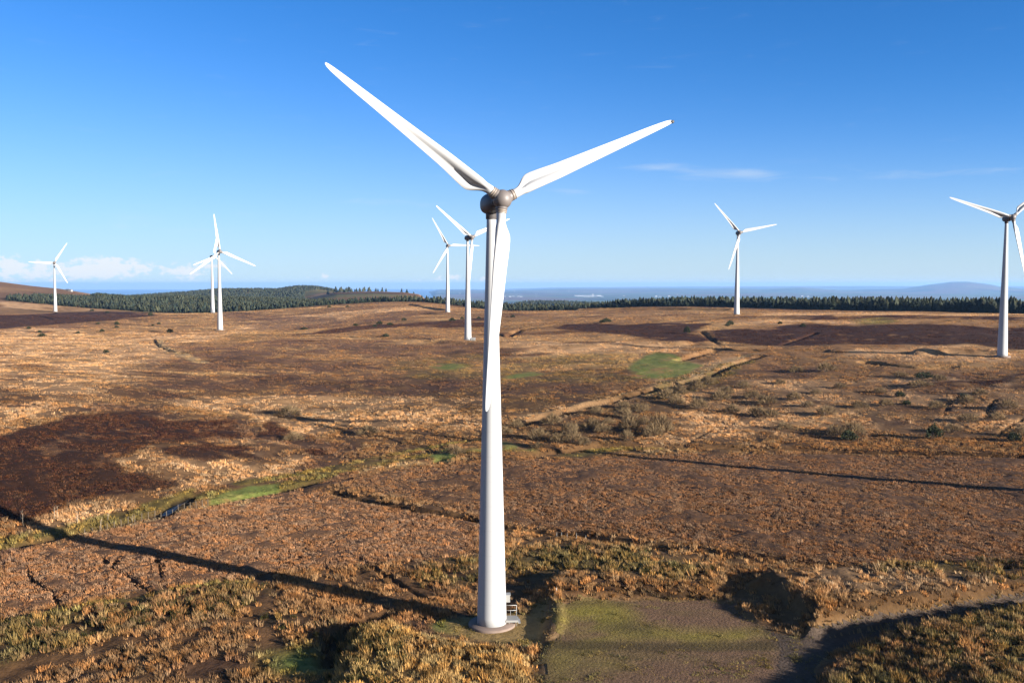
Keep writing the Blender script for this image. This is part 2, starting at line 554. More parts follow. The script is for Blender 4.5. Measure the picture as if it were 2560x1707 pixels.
def ground_h(x, y):
    """full height of the ground with cuttings, mounds, ditches and tussocky relief"""
    x, y = np.asarray(x, float), np.asarray(y, float)
    r = np.hypot(x, y)
    z = base_h(x, y)
    near = (r < 160) & (y > 30)
    if near.any():
        a, b = x[near], y[near]
        zz = z[near]
        rel = fbm(a, b, 14, 3, 5) * .35
        dA = Region(MOUND_A, 1).sd(a, b)
        dB = Region(MOUND_B, 1).sd(a, b)
        dS = Region(SCARP, 1).sd(a, b)
        dH = Region(HUMP, 1).sd(a, b)
        zz = zz + rel
        zz = np.maximum(zz, np.where(dS > 0, PAD_Z + 1.0 * grow(dS, 2.2) + .2 * rel, -9))
        lift = np.where(dS > 0, 1.0 * grow(dS, 2.2) * (1 - sstep(4, 14, dS)), 0)
        hA = 2.0 * grow(dA, 2.6) * (1 - .35 * sstep(5, 14, dA))
        hB = np.interp(a, [27, 32, 38], [.7, 1.0, 1.85]) * grow(dB, 1.2) + .3 * sstep(3, 15, dB)
        hH = 1.35 * grow(dH, 3.0)
        zz = np.maximum(zz, np.where(dA > 0, PAD_Z + hA + rel, -9))
        zz = np.maximum(zz, np.where(dB > 0, PAD_Z + hB + rel, -9))
        zz = zz + np.where(dH > 0, hH, 0)
        p = np.maximum(pad_r(a, b), track_r(a, b))
        dP = pad_r.sd(a, b)
        pz = PAD_Z + .05 * fbm(a, b, 5, 3, 8)
        lw = lawn_r(a, b)
        zz = zz * (1 - lw) + (LAWN_Z + .05 * fbm(a, b, 3, 2, 9)) * lw
        keep = np.clip(p, 0, 1) * (1 - (dA > .2)) * (1 - (dB > .2))
        zz = zz * (1 - keep) + pz * keep
        z[near] = zz
    near2 = (r >= 160) | (y <= 30)
    z[near2] += fbm(x[near2], y[near2], 14, 3, 5) * .35 * np.clip(400 / r[near2], .3, 1)
    mid = (r < 1500)
    z[mid] += fbm(x[mid], y[mid], 60, 3, 21) * .55 * sstep(150, 320, r[mid])
    for l, d in DITCH:
        z -= d * l(x, y)
    for l, h in BANK:
        z += h * l(x, y)
    return z


# ------------------------------------------------------------------ colours of the moor (surface pigments)
A3 = lambda *c: np.array(c, float)
RUST, STRAW, PURPLE = A3(.345, .198, .098), A3(.58, .37, .18), A3(.19, .105, .072)
DRAB, HEATH, HEATHF = A3(.25, .155, .07), A3(.070, .030, .018), A3(.042, .016, .014)
GREEN, OLIVE, RUSH = A3(.13, .185, .05), A3(.29, .24, .07), A3(.20, .165, .06)
DAMP, PINK, FIELD, PATH = A3(.06, .042, .026), A3(.38, .225, .135), A3(.262, .152, .090), A3(.55, .40, .23)
FOREST, BROWNH, FARM, MOSSY = A3(.035, .05, .025), A3(.20, .115, .06), A3(.10, .15, .05), A3(.150, .118, .024)

R_HEATH = [reg([(0, 1081), (74, 1058), (113, 1049), (223, 1028), (342, 1019), (446, 1025), (431, 1043), (625, 1043), (632, 1078),
                (565, 1093), (387, 1108), (298, 1126), (253, 1147), (268, 1198), (387, 1198), (464, 1200), (446, 1215),
                (342, 1236), (208, 1245), (89, 1272), (-60, 1285), (-300, 1290), (-300, 1100)], 1.6, 7.0, 14, 31),
           reg(oval(512, 1138, 66, 24), 1.6, 9.0, 9, 32), reg(oval(675, 1072, 27, 22), 1.2, 5, 8, 33),
           reg(oval(590, 1125, 30, 12), 1.2, 5, 8, 35),
           reg([(750, 838), (800, 829), (870, 817), (950, 812), (1100, 803), (1210, 795), (1235, 800), (1050, 815), (930, 824), (830, 835)], 2.0, 7, 22, 34),
           reg([(1060, 817), (1120, 808), (1206, 806), (1240, 806), (1240, 818), (1100, 820)], 2, 6, 20, 36),
           reg(oval(790, 1135, 26, 9), .8, 2, 8, 37)]
R_HEATHF = [reg([(-200, 790), (0, 787), (218, 779), (367, 781), (395, 788), (272, 800), (163, 811), (0, 825), (-200, 835)], 4, 9, 40, 41),
            reg([(1386, 822), (1420, 812), (1493, 808), (1560, 811), (1619, 806), (1759, 809), (1750, 830), (1785, 848), (1717, 857),
                 (1591, 848), (1549, 837)], 2, 7, 30, 42),
            reg([(1765, 826), (1850, 822), (1900, 823), (1956, 812), (2040, 809), (2138, 817), (2208, 815), (2321, 810), (2490, 817), (2700, 814),
                 (2700, 876), (2560, 873), (2433, 860), (2265, 860), (2124, 862), (1984, 865), (1900, 860), (1800, 845)], 2, 7, 30, 43),
            reg([(2010, 790), (2090, 785), (2100, 799), (2030, 800)], 2, 5, 20, 44),
            reg([(2120, 790), (2222, 788), (2307, 788), (2300, 799), (2200, 796)], 2, 7, 18, 45),
            reg([(2380, 790), (2560, 793), (2560, 800), (2400, 798)], 2, 7, 18, 46),
            reg([(2300, 960), (2560, 930), (2560, 955), (2380, 968)], 2, 6, 18, 47)]
R_PURPLE = [reg([(330, 900), (700, 848), (1000, 850), (1250, 862), (1250, 900), (950, 930), (700, 960), (430, 1000), (280, 960)], 8, 14, 45, 51),
            reg([(1250, 955), (1420, 958), (1640, 955), (1590, 975), (1400, 990), (1250, 985)], 2, 5, 20, 52),
            reg([(760, 960), (1000, 940), (1230, 940), (1230, 975), (900, 985), (700, 990)], 3, 8, 25, 53),
            reg([(1250, 1160), (1700, 1140), (2560, 1150), (2560, 1400), (2100, 1400), (1700, 1350), (1250, 1310)], 3, 6, 30, 54),
            reg([(0, 1375), (180, 1345), (300, 1400), (200, 1520), (0, 1560)], 3, 6, 20, 55),
            reg([(500, 780), (900, 800), (1100, 790), (700, 830)], 6, 14, 50, 56)]
R_FIELD = [reg([(0, 1380), (160, 1350), (460, 1282), (720, 1232), (1200, 1305), (1200, 1390), (1000, 1400), (620, 1440), (330, 1490), (0, 1540)], 2, 4, 15, 57),
           reg([(830, 1215), (1000, 1172), (1200, 1160), (1700, 1132), (2100, 1140), (2600, 1150), (2600, 1420), (2150, 1415), (1600, 1350), (1200, 1290)], 2, 3, 15, 58)]
R_STRAW = [reg([(-200, 830), (150, 822), (420, 850), (470, 890), (340, 945), (210, 1000), (60, 1055), (-200, 1090)], 7, 14, 40, 61),
           reg([(430, 1000), (700, 985), (1000, 990), (1230, 1000), (1230, 1070), (1000, 1090), (760, 1090), (640, 1040)], 3, 9, 25, 611),
           reg([(1250, 850), (1560, 862), (1700, 862), (1740, 885), (1560, 880), (1400, 890), (1250, 890)], 4, 8, 25, 612),
           reg([(260, 1190), (290, 1150), (400, 1115), (600, 1098), (700, 1110), (760, 1150), (700, 1190), (560, 1215), (450, 1222)], 1.5, 5, 14, 62),
           reg([(90, 1290), (210, 1255), (345, 1243), (330, 1280), (150, 1330), (40, 1345)], 1.5, 3, 10, 63),
           reg([(0, 752), (163, 763), (260, 776), (120, 776), (0, 770)], 4, 8, 30, 64),
           reg([(300, 830), (560, 830), (700, 790), (1000, 770), (1080, 772), (760, 812), (560, 842), (420, 880), (360, 870)], 6, 14, 40, 65),
           reg([(1250, 1040), (1600, 985), (1720, 900), (1860, 890), (1640, 985), (1440, 1032), (1280, 1068)], 2, 4, 20, 66),
           reg([(1900, 782), (2560, 784), (2560, 790), (1900, 795)], 2, 4, 20, 67),
           reg([(1790, 802), (2000, 800), (2210, 806), (2110, 812), (1850, 814)], 2, 5, 20, 68),
           reg([(2150, 872), (2420, 866), (2560, 880), (2560, 905), (2300, 900), (2100, 890)], 2, 5, 20, 69),
           reg([(1700, 990), (1880, 950), (1960, 1090), (1760, 1100), (1620, 1112)], 3, 7, 12, 71),
           reg([(1880, 955), (2300, 935), (2560, 965), (2560, 1060), (2150, 1080), (1900, 1050)], 3, 9, 16, 70)]
R_GREEN = [reg([(1588, 906), (1610, 892), (1641, 882), (1689, 888), (1748, 913), (1717, 933), (1655, 947), (1582, 945), (1577, 927)], 1.5, 3.5, 10, 71),
           reg([(1257, 946), (1270, 938), (1296, 931), (1341, 925), (1347, 933), (1310, 941)], 2, 3, 10, 72),
           reg(oval(1110, 914, 48, 9), 3, 5, 12, 73),
           reg([(521, 1251), (536, 1236), (625, 1212), (700, 1208), (706, 1221), (670, 1231), (565, 1255), (520, 1262)], .6, 1.2, 5, 74),
           reg([(1076, 1142), (1117, 1122), (1141, 1138), (1122, 1156), (1085, 1152)], .8, 1.2, 5, 75),
           reg([(1165, 1122), (1200, 1116), (1230, 1100), (1258, 1100), (1300, 1112), (1330, 1128), (1262, 1128), (1200, 1136)], .8, 1.2, 5, 76),
           reg(oval(738, 1662, 72, 34), 1.8, 1.6, 5, 77), reg(oval(1106, 1562, 26, 18), .8, .8, 3, 78)]
R_OLIVE = [reg([(327, 1276), (350, 1258), (440, 1237), (480, 1226), (490, 1242), (430, 1264), (340, 1300), (300, 1300)], .8, 1.6, 6, 81),
           reg([(760, 1198), (815, 1186), (830, 1176), (930, 1155), (990, 1146), (1080, 1128), (1090, 1142), (940, 1164), (870, 1182), (790, 1204)], .8, 1.4, 6, 82),
           reg([(1400, 1140), (1436, 1132), (1492, 1120), (1557, 1117), (1666, 1119), (1720, 1124), (1560, 1126), (1450, 1144)], .8, 1.5, 6, 85),
           lin([(-40, 1362), (150, 1328), (300, 1292), (420, 1258), (500, 1240), (620, 1226), (720, 1212), (830, 1180), (930, 1160), (1080, 1138), (1180, 1128), (1330, 1126)], .9, 1.8, .8),
           lin([(600, 1208), (760, 1183), (930, 1148), (1080, 1118), (1200, 1098)], .6, 1.4, .8),
           reg(oval(740, 1650, 120, 60), 3, 3, 8, 86), reg(oval(1700, 1640, 2, 2), 1, 0), reg(oval(2190, 803, 50, 9), 3, 4, 10, 87),
           reg([(0, 1360), (150, 1332), (300, 1300), (330, 1280), (300, 1276), (150, 1318), (0, 1345)], .7, 1.2, 5, 88)]
R_FAINT = [reg([(1250, 890), (1570, 880), (1600, 940), (1560, 955), (1250, 955)], 8, 10, 25, 83),
           reg([(960, 900), (1230, 880), (1230, 950), (1000, 940)], 8, 10, 25, 84)]
R_RUSH = [reg([(1060, 1450), (1100, 1400), (1270, 1390), (1400, 1352), (1550, 1368), (1700, 1398), (1860, 1440), (1700, 1470), (1560, 1448),
               (1400, 1440), (1250, 1452)], 2, 4, 9, 91),
          reg([(2080, 1440), (2300, 1420), (2600, 1420), (2600, 1480), (2300, 1470)], 2, 4, 9, 92),
          reg([(2110, 1640), (2300, 1580), (2600, 1530), (2800, 1560), (2800, 1900), (2060, 1900), (2060, 1700)], 2, 4, 9, 93),
          reg([(0, 1560), (330, 1505), (620, 1465), (640, 1500), (400, 1560), (0, 1640)], 2, 4, 9, 94),
          reg([(860, 1600), (1000, 1620), (1000, 1800), (700, 1800), (800, 1680)], 2, 4, 9, 95),
          reg([(1600, 980), (1720, 930), (1900, 895), (1800, 960), (1650, 1000)], 2, 4, 9, 96),
          reg([(640, 1500), (860, 1560), (840, 1600), (650, 1560)], 2, 4, 9, 97)]
R_ORANGE = [reg([(2000, 1100), (2600, 1090), (2600, 1135), (2150, 1130), (1990, 1120)], 1.5, 3, 10, 101),
            reg([(1390, 1492), (1480, 1486), (1640, 1482), (1790, 1470), (1790, 1499), (1400, 1499)], .6, .8, 4, 102),
            reg([(2000, 1580), (2030, 1530), (2200, 1520), (2400, 1495), (2600, 1475), (2600, 1505), (2341, 1533), (2150, 1562)], .8, 1, 4, 103)]
R_HUMP = [Region(HUMP, 1.5, 1.5, 5, 106)]
R_PALE = [reg([(1990, 1510), (2010, 1470), (2160, 1440), (2400, 1460), (2480, 1485), (2300, 1520), (2060, 1535)], 1.2, 2, 6, 105)]
L_PATH = [lin([(1278, 1055), (1424, 1018), (1521, 996), (1594, 977), (1642, 962), (1686, 954), (1740, 941)], .15, .5, .3),
          lin([(0, 1374), (152, 1344), (274, 1319), (382, 1300), (453, 1280), (560, 1259), (640, 1238)], .3, .4, .2),
          lin([(600, 1262), (640, 1236)], .5, .4, .2),
          lin([(900, 1178), (940, 1168), (1040, 1154), (1140, 1150), (1215, 1143)], .3, .4, .2),
          lin([(1560, 1132), (1700, 1126), (1760, 1132)], .4, .6, .3),
          lin([(1740, 940), (1790, 912), (1850, 893), (1890, 884)], .8, 1.2, .6),
          lin([(396, 850), (400, 868), (450, 885), (500, 905)], .8, 2.5, 1.5),
          lin([(815, 1032), (870, 1022), (905, 1012)], .6, .8, .5)]
L_OLIVE = [lin([(0, 1556), (153, 1530), (334, 1497), (382, 1485), (501, 1461), (619, 1452)], .35, .5, .3)]


def m_flat(x, y):
    m = np.zeros(x.shape)
    for g in R_GREEN + R_HEATHF + R_HEATH:
        m = np.maximum(m, g(x, y))
    return m


def ground_col(x, y, r=None):
    r = np.hypot(x, y) if r is None else r
    n1 = fbm(x, y, 40, 5, 201, .6)
    n2 = fbm(x, y, 9, 4, 202, .6)
    n3 = fbm(x * .6, y, 120, 4, 203, .55)
    n4 = fbm(x, y, 2.2, 3, 204, .6)
    c = RUST + (STRAW - RUST) * sstep(-.15, .65, n1 * .7 + n3 * .6 + n2 * .35)[..., None]
    c = c + (DRAB - c) * (sstep(.0, .5, -n3 * .7 + n2 * .4 - n1 * .2) * .75)[..., None]
    c = c + (PURPLE - c) * (sstep(.12, .5, n2 * .5 - n1 * .75) * .8)[..., None]

    def over(col, regs, k=1.0, mod=None):
        nonlocal c
        m = np.zeros(x.shape)
        for g in regs:
            m = np.maximum(m, g(x, y))
        if mod is not None:
            m = m * mod
        c = c + (col - c) * (m * k)[..., None]
        return m
    over(A3(.68, .44, .25), R_STRAW, .95, sstep(-.5, .2, n2 + n1 * .5))
    over(PURPLE * .9, R_PURPLE, .9, sstep(-.55, .25, n2 + n1 * .4))
    f = over(FIELD * 1.2, R_FIELD, .85)
    over(FIELD * 1.75, R_FIELD[:1], .8)
    over(PINK, R_FIELD, .45, sstep(-.1, .5, n2 + n4 * .5))
    over(OLIVE, R_OLIVE, .85, sstep(-.8, .1, n2))
    over(OLIVE, R_FAINT, .4, sstep(-.5, .4, n2))
    over(RUSH, R_RUSH, .8, sstep(-.5, .4, n4 + n2 * .6))
    over(A3(.36, .19, .075), R_ORANGE, .8, sstep(-.7, .2, n2))
    over(A3(.46, .31, .19), R_PALE, .75)
    over(A3(.44, .30, .12), R_HUMP, .75, sstep(-.6, .2, n2))
    over(HEATH, R_HEATH, .95)
    over(A3(.30, .165, .09), R_HEATH, .8, sstep(.22, .5, n2 * .8 + n4 * .4))
    over(HEATHF, R_HEATHF, .93, sstep(-.75, -.3, n2 + n1 * .4))
    gm = over(GREEN, R_GREEN, .92, sstep(-.7, .05, n2 + n4 * .6))
    c = c + (A3(.27, .245, .09) - c) * (gm * sstep(.05, .55, n4 * .7 + fbm(x, y, 5, 3, 207) * .6) * .65)[..., None]
    over(PATH, L_PATH, .85)
    over(OLIVE * 1.1, L_OLIVE, .8)
    dm = np.zeros(x.shape)
    for l, d in DITCH:
        dm = np.maximum(dm, l(x, y))
    c = c + (DAMP - c) * (sstep(.5, 1, dm) * .8)[..., None]
    # heather and pale grass streaks on the wide moor
    ms = sstep(170, 300, r) * (1 - m_flat(x, y))
    s1 = fbm(x * .55, y, 26, 4, 221, .6) + .35 * fbm(x, y, 90, 3, 222)
    c = c + (HEATH * 1.25 - c) * (ms * sstep(.22, .46, s1) * .75)[..., None]
    s2 = fbm(x * .5, y, 20, 4, 223, .6) + .3 * n3
    c = c + (STRAW * 1.02 - c) * (ms * sstep(.2, .5, s2) * .75)[..., None]
    s3 = fbm(x * .7, y, 7, 3, 224, .6)
    c = c * (1 - (ms * sstep(.1, .5, s3) * .35))[..., None]
    # turf round the turbine foot
    lw = lawn_r(x, y)
    turf = A3(.30, .22, .10) + (A3(.22, .21, .06) - A3(.30, .22, .10)) * sstep(-.3, .5, n2)[..., None]
    c = c + (turf - c) * lw[..., None]
    pd = np.maximum(pad_r(x, y), track_r(x, y))
    c = c + (A3(.20, .15, .09) - c) * (pd * .9)[..., None]
    # land beyond the moor
    u = u_of_az(np.arctan2(x, np.maximum(y, 1e-3)))
    d0 = edge_dist(np.arctan2(x, np.maximum(y, 1e-3)))
    nf = fbm(x, y, 260, 4, 301, .6)
    ff = fbm(x, y, 1800, 5, 302, .65)
    far = FARM + (BROWNH - FARM) * sstep(-.2, .25, ff)[..., None]
    far = far + (FOREST - far) * (sstep(.12, .3, fbm(x, y, 1300, 4, 303)))[..., None]
    far = far + (A3(.22, .25, .10) - far) * (sstep(.2, .4, fbm(x, y, 700, 3, 304)) * .6)[..., None]
    hill = BROWNH + (STRAW * .7 - BROWNH) * sstep(-.1, .4, nf)[..., None]
    hill = hill + (HEATHF - hill) * (sstep(.1, .35, fbm(x, y, 300, 4, 305)) * .8)[..., None]
    hill = hill + (A3(.12, .14, .05) - hill) * (sstep(.15, .4, fbm(x, y, 240, 4, 306)) * .7)[..., None]
    w1 = sstep(-30, 20, r - d0)
    w2 = sstep(2700, 4200, r)
    beyond = hill * (1 - w2[..., None]) + far * w2[..., None]
    c = c + (beyond - c) * w1[..., None]
    return np.clip(c * A3(.635, .562, .458) * (1 + .16 * n4[..., None]), .006, .8)


# ------------------------------------------------------------------ mesh helpers
def tag(o, label=None, cat=None, group=None, kind=None):
    if label: o['label'] = label
    if cat: o['category'] = cat
    if group: o['group'] = group
    if kind: o['kind'] = kind
    return o


def raw_mesh(name, verts, loops, sizes, mats=(), cols=None, smooth=False):
    """fast mesh from numpy arrays; cols is one RGB per vertex"""
    me = bpy.data.meshes.new(name)
    nv, nl, nf = len(verts), len(loops), len(sizes)
    me.vertices.add(nv); me.loops.add(nl); me.polygons.add(nf)
    me.vertices.foreach_set('co', np.ascontiguousarray(verts, np.float32).ravel())
    me.loops.foreach_set('vertex_index', np.ascontiguousarray(loops, np.int32))
    st = np.concatenate([[0], np.cumsum(sizes)[:-1]]).astype(np.int32)
    me.polygons.foreach_set('loop_start', st)
    me.polygons.foreach_set('use_smooth', np.full(nf, smooth, bool))
    if cols is not None:
        at = me.color_attributes.new('pigment', 'FLOAT_COLOR', 'POINT')
        c4 = np.ones((nv, 4), np.float32)
        c4[:, :3] = cols
        at.data.foreach_set('color', c4.ravel())
    for m in mats:
        me.materials.append(m)
    me.update(calc_edges=True)
    return me


def link(name, me, parent=None):
    o = bpy.data.objects.new(name, me)
    COL.objects.link(o)
    if parent is not None:
        o.parent = parent
    return o


class MB:
    """collects shapes into one mesh"""
    def __init__(s):
        s.v, s.f, s.sm = [], [], []
    def add(s, vs, fs, smooth=False):
        b = len(s.v)
        s.v += [tuple(v) for v in vs]
        s.f += [tuple(i + b for i in f) for f in fs]
        s.sm += [smooth] * len(fs)
        return s
    def box(s, c, d, rz=0.0):
        x, y, z = d[0] / 2, d[1] / 2, d[2] / 2
        M = Matrix.Rotation(rz, 3, 'Z')
        vs = [Vector(c) + M @ Vector((i * x, j * y, k * z)) for i in (-1, 1) for j in (-1, 1) for k in (-1, 1)]
        return s.add(vs, [(0, 1, 3, 2), (4, 6, 7, 5), (0, 4, 5, 1), (2, 3, 7, 6), (0, 2, 6, 4), (1, 5, 7, 3)])
    def lathe(s, prof, n=32, M=None, caps=True):
        """profile of (radius, z) about local Z"""
        M = M or Matrix.Identity(4)
        vs = [M @ Vector((r * math.cos(2 * math.pi * k / n), r * math.sin(2 * math.pi * k / n), z)) for r, z in prof for k in range(n)]
        fs = [(i * n + k, i * n + (k + 1) % n, (i + 1) * n + (k + 1) % n, (i + 1) * n + k) for i in range(len(prof) - 1) for k in range(n)]
        s.add(vs, fs, True)
        if caps:
            b = len(s.v) - len(vs)
            s.f += [tuple(b + k for k in reversed(range(n))), tuple(b + (len(prof) - 1) * n + k for k in range(n))]
            s.sm += [False, False]
        return s
    def tube(s, a, b, r, r2=None, n=8):
        a, b = Vector(a), Vector(b)
        q = (b - a).to_track_quat('Z', 'Y').to_matrix().to_4x4()
        return s.lathe([(r, 0), (r2 if r2 is not None else r, (b - a).length)], n, Matrix.Translation(a) @ q)
    def mesh(s, name, *mats):
        me = bpy.data.meshes.new(name)
        me.from_pydata(s.v, [], s.f)
        me.polygons.foreach_set('use_smooth', s.sm)
        for m in mats:
            me.materials.append(m)
        me.update()
        return me
    def build(s, name, mat, parent=None):
        return link(name, s.mesh(name, mat), parent)


# ------------------------------------------------------------------ materials
def material(name):
    m = bpy.data.materials.new(name)
    m.use_nodes = True
    t = NT(m.node_tree)
    b = m.node_tree.nodes['Principled BSDF']
    return m, t, b


def pigment_mat(name, bump=0.0, bscale=3.0, trans=0.0, rough=0.95, fine=None):
    m, t, b = material(name)
    a = t.n('ShaderNodeAttribute', attribute_name='pigment')
    col = a.outputs['Color']
    geo = t.n('ShaderNodeNewGeometry')
    if fine:
        nz = t.noise(geo.outputs['Position'], fine, 4, .65)
        col = t.mix(1.0, col, t.mix(nz, (.45, .45, .45, 1), (1.55, 1.55, 1.55, 1)), 'MULTIPLY')
    t.put(b.inputs['Base Color'], col)
    b.inputs['Roughness'].default_value = rough
    b.inputs['Specular IOR Level'].default_value = 0.1
    if bump:
        n2 = t.noise(geo.outputs['Position'], bscale, 5, .65)
        bp = t.n('ShaderNodeBump')
        bp.inputs['Strength'].default_value = bump
        bp.inputs['Distance'].default_value = 0.35
        t.put(bp.inputs['Height'], n2)
        t.put(b.inputs['Normal'], bp.outputs[0])
    if trans:
        tr = t.n('ShaderNodeBsdfTranslucent')
        t.put(tr.inputs[0], col)
        mx = t.n('ShaderNodeMixShader')
        mx.inputs[0].default_value = trans
        out = m.node_tree.nodes['Material Output']
        t.t.links.new(b.outputs[0], mx.inputs[1]); t.t.links.new(tr.outputs[0], mx.inputs[2])
        t.t.links.new(mx.outputs[0], out.inputs[0])
    return m


def painted(name, c, rough=.4, dirt=.06, dcol=(.20, .17, .13, 1), scale=.9, spec=.4, stretch=(1, 1, .15)):
    m, t, b = material(name)
    tc = t.n('ShaderNodeTexCoord')
    mp = t.n('ShaderNodeMapping')
    mp.inputs['Scale'].default_value = stretch
    t.put(mp.inputs[0], tc.outputs['Object'])
    nz = t.noise(mp.outputs[0], scale, 5, .6)
    f = t.m('MULTIPLY', t.step(nz, .45, .85), dirt)
    t.put(b.inputs['Base Color'], t.mix(f, (*c, 1), dcol))
    b.inputs['Roughness'].default_value = rough
    b.inputs['Specular IOR Level'].default_value = spec
    return m


M_GROUND = pigment_mat('moor_ground', .5, 2.2, 0, 1.0, 1.3)
M_GRASS = pigment_mat('dry_grass', trans=.25)
M_LEAF = pigment_mat('needles', trans=.12, rough=.8)
M_TWIG = pigment_mat('twigs', trans=.1)


def tower_mat():
    m = painted('tower_paint', (.34, .34, .335), .5, .3, scale=.6)
    t = NT(m.node_tree)
    b = m.node_tree.nodes['Principled BSDF']
    base = b.inputs['Base Color'].links[0].from_socket
    tc = t.n('ShaderNodeTexCoord')
    sp = t.n('ShaderNodeSeparateXYZ')
    t.put(sp.inputs[0], tc.outputs['Object'])
    fr = t.m('FRACT', t.m('DIVIDE', sp.outputs[2], 2.45))
    seam = t.m('LESS_THAN', fr, .012)
    t.put(b.inputs['Base Color'], t.mix(t.m('MULTIPLY', seam, .35), base, (.22, .21, .19, 1)))
    return m


M_TOWER = tower_mat()
M_BLADE = painted('blade_gelcoat', (.34, .34, .335), .45, .35, (.22, .195, .16, 1), .5, stretch=(1, 1, .25))
M_HUB = painted('hub_paint', (.115, .099, .091), .5, .35, (.07, .06, .054, 1), 1.5, stretch=(1, 1, 1))
M_NAC = painted('nacelle_paint', (.062, .055, .052), .5, .3, (.03, .027, .026, 1), 1.2, stretch=(1, 1, 1))
M_COLLAR = painted('collar_paint', (.17, .14, .115), .5, .3, (.10, .08, .065, 1), 2, stretch=(1, 1, 1))
M_CONC = painted('concrete', (.17, .125, .10), .9, .6, (.09, .065, .048, 1), 1.4, .2, (1, 1, 1))
M_STEEL = painted('galvanised_steel', (.20, .19, .165), .5, .3, (.12, .10, .08, 1), 3, stretch=(1, 1, 1))
M_WHITE = painted('white_paint', (.24, .235, .22), .5, .15, scale=2, stretch=(1, 1, 1))
M_DARK = painted('dark_rubber', (.03, .03, .03), .6, .1)
M_POST = painted('weathered_timber', (.085, .066, .046), .9, .4, (.05, .04, .03, 1), 4, .1, (1, 1, .3))
M_BARK = painted('bark', (.10, .075, .055), .95, .4, (.05, .04, .03, 1), 3, .1, (1, 1, .3))
M_ROOF = painted('roof_slate', (.12, .11, .11), .7, .3, (.2, .16, .13, 1), 1)


# ------------------------------------------------------------------ the ground
def build_ground():
    half = math.radians(33)
    core = np.arange(-half, half, .0022)
    side = np.concatenate([np.linspace(half, 2 * math.pi - half, 64)])
    ang = np.concatenate([core, side[:-1]])
    rr = [6.0]
    while rr[-1] < 35900:
        r = rr[-1]
        rr.append(r * 1.06 if r < 66 else r * 1.0034 if r < 900 else r * 1.011 if r < 6000 else r * 1.02)
    rr = np.array(rr)
    R, A = np.meshgrid(rr, ang, indexing='ij')
    X, Y = R * np.sin(A), R * np.cos(A)
    Z = ground_h(X, Y)
    # fine tussocky relief on the rough grass, none on the made ground
    nr = (R < 700) & (Y > 0)
    x, y, r = X[nr], Y[nr], R[nr]
    made = np.maximum(np.maximum(pad_r(x, y), track_r(x, y)), lawn_r(x, y))
    Z[nr] += (fbm(x, y, 1.5, 2, 401) * .16 * (1 - sstep(150, 260, r)) + fbm(x, y, 4.5, 3, 402) * .28 * (1 - sstep(350, 700, r))) * (1 - made)
    C = ground_col(X, Y, R)
    org = np.zeros(x.shape)
    for q in R_ORANGE:
        org = np.maximum(org, q(x, y))
    C[nr] *= (1 - .45 * org)[:, None]
    grn = np.zeros(x.shape)
    for q in R_GREEN:
        grn = np.maximum(grn, q(x, y))
    # shade between the near tussocks, painted into the peat and thatch colour
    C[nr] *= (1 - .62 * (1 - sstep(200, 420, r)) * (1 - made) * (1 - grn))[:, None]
    n, m = R.shape
    idx = np.arange(n * m).reshape(n, m)
    nxt = np.roll(idx, -1, 1)
    q = np.stack([idx[:-1], nxt[:-1], nxt[1:], idx[1:]], -1).reshape(-1, 4)
    v = np.stack([X, Y, Z], -1).reshape(-1, 3)
    c = C.reshape(-1, 3)
    v = np.vstack([v, [[0, 0, float(Z[0].mean())]]]); c = np.vstack([c, c[:1]])
    fan = np.stack([np.full(m, n * m), nxt[0], idx[0]], -1)
    loops = np.concatenate([q[:, ::-1].ravel(), fan[:, ::-1].ravel()])
    sizes = np.concatenate([np.full(len(q), 4), np.full(m, 3)])
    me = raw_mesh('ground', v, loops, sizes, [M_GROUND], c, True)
    o = link('ground', me)
    tag(o, 'rolling brown moorland running out to distant lowland and hills', kind='structure')
    return o


build_ground()


def sheet(name, R, step, lift, colf, mat, label, rag=.25):
    """a surfaced area lying just above the ground"""
    x0, x1, y0, y1 = R.bb
    xs, ys = np.arange(x0, x1, step), np.arange(y0, y1, step)
    X, Y = np.meshgrid(xs, ys, indexing='ij')
    d = R.sd(X, Y) + rag * fbm(X, Y, 2.0, 3, 77)
    Z = ground_h(X, Y) + lift
    keep = d > 0
    cell = keep[:-1, :-1] & keep[1:, :-1] & keep[1:, 1:] & keep[:-1, 1:] & (Y[:-1, :-1] > 62)
    idx = np.arange(X.size).reshape(X.shape)
    q = np.stack([idx[:-1, :-1][cell], idx[1:, :-1][cell], idx[1:, 1:][cell], idx[:-1, 1:][cell]], -1)
    used = np.unique(q)
    remap = np.zeros(X.size, int)
    remap[used] = np.arange(len(used))
    v = np.stack([X, Y, Z], -1).reshape(-1, 3)[used]
    c = colf(v[:, 0], v[:, 1])
    me = raw_mesh(name, v, remap[q].ravel(), np.full(len(q), 4), [mat], c, True)
    return tag(link(name, me), label, kind='structure')


M_PAD = pigment_mat('gravel_and_moss', .8, 3.5, 0, 1.0, 3.0)


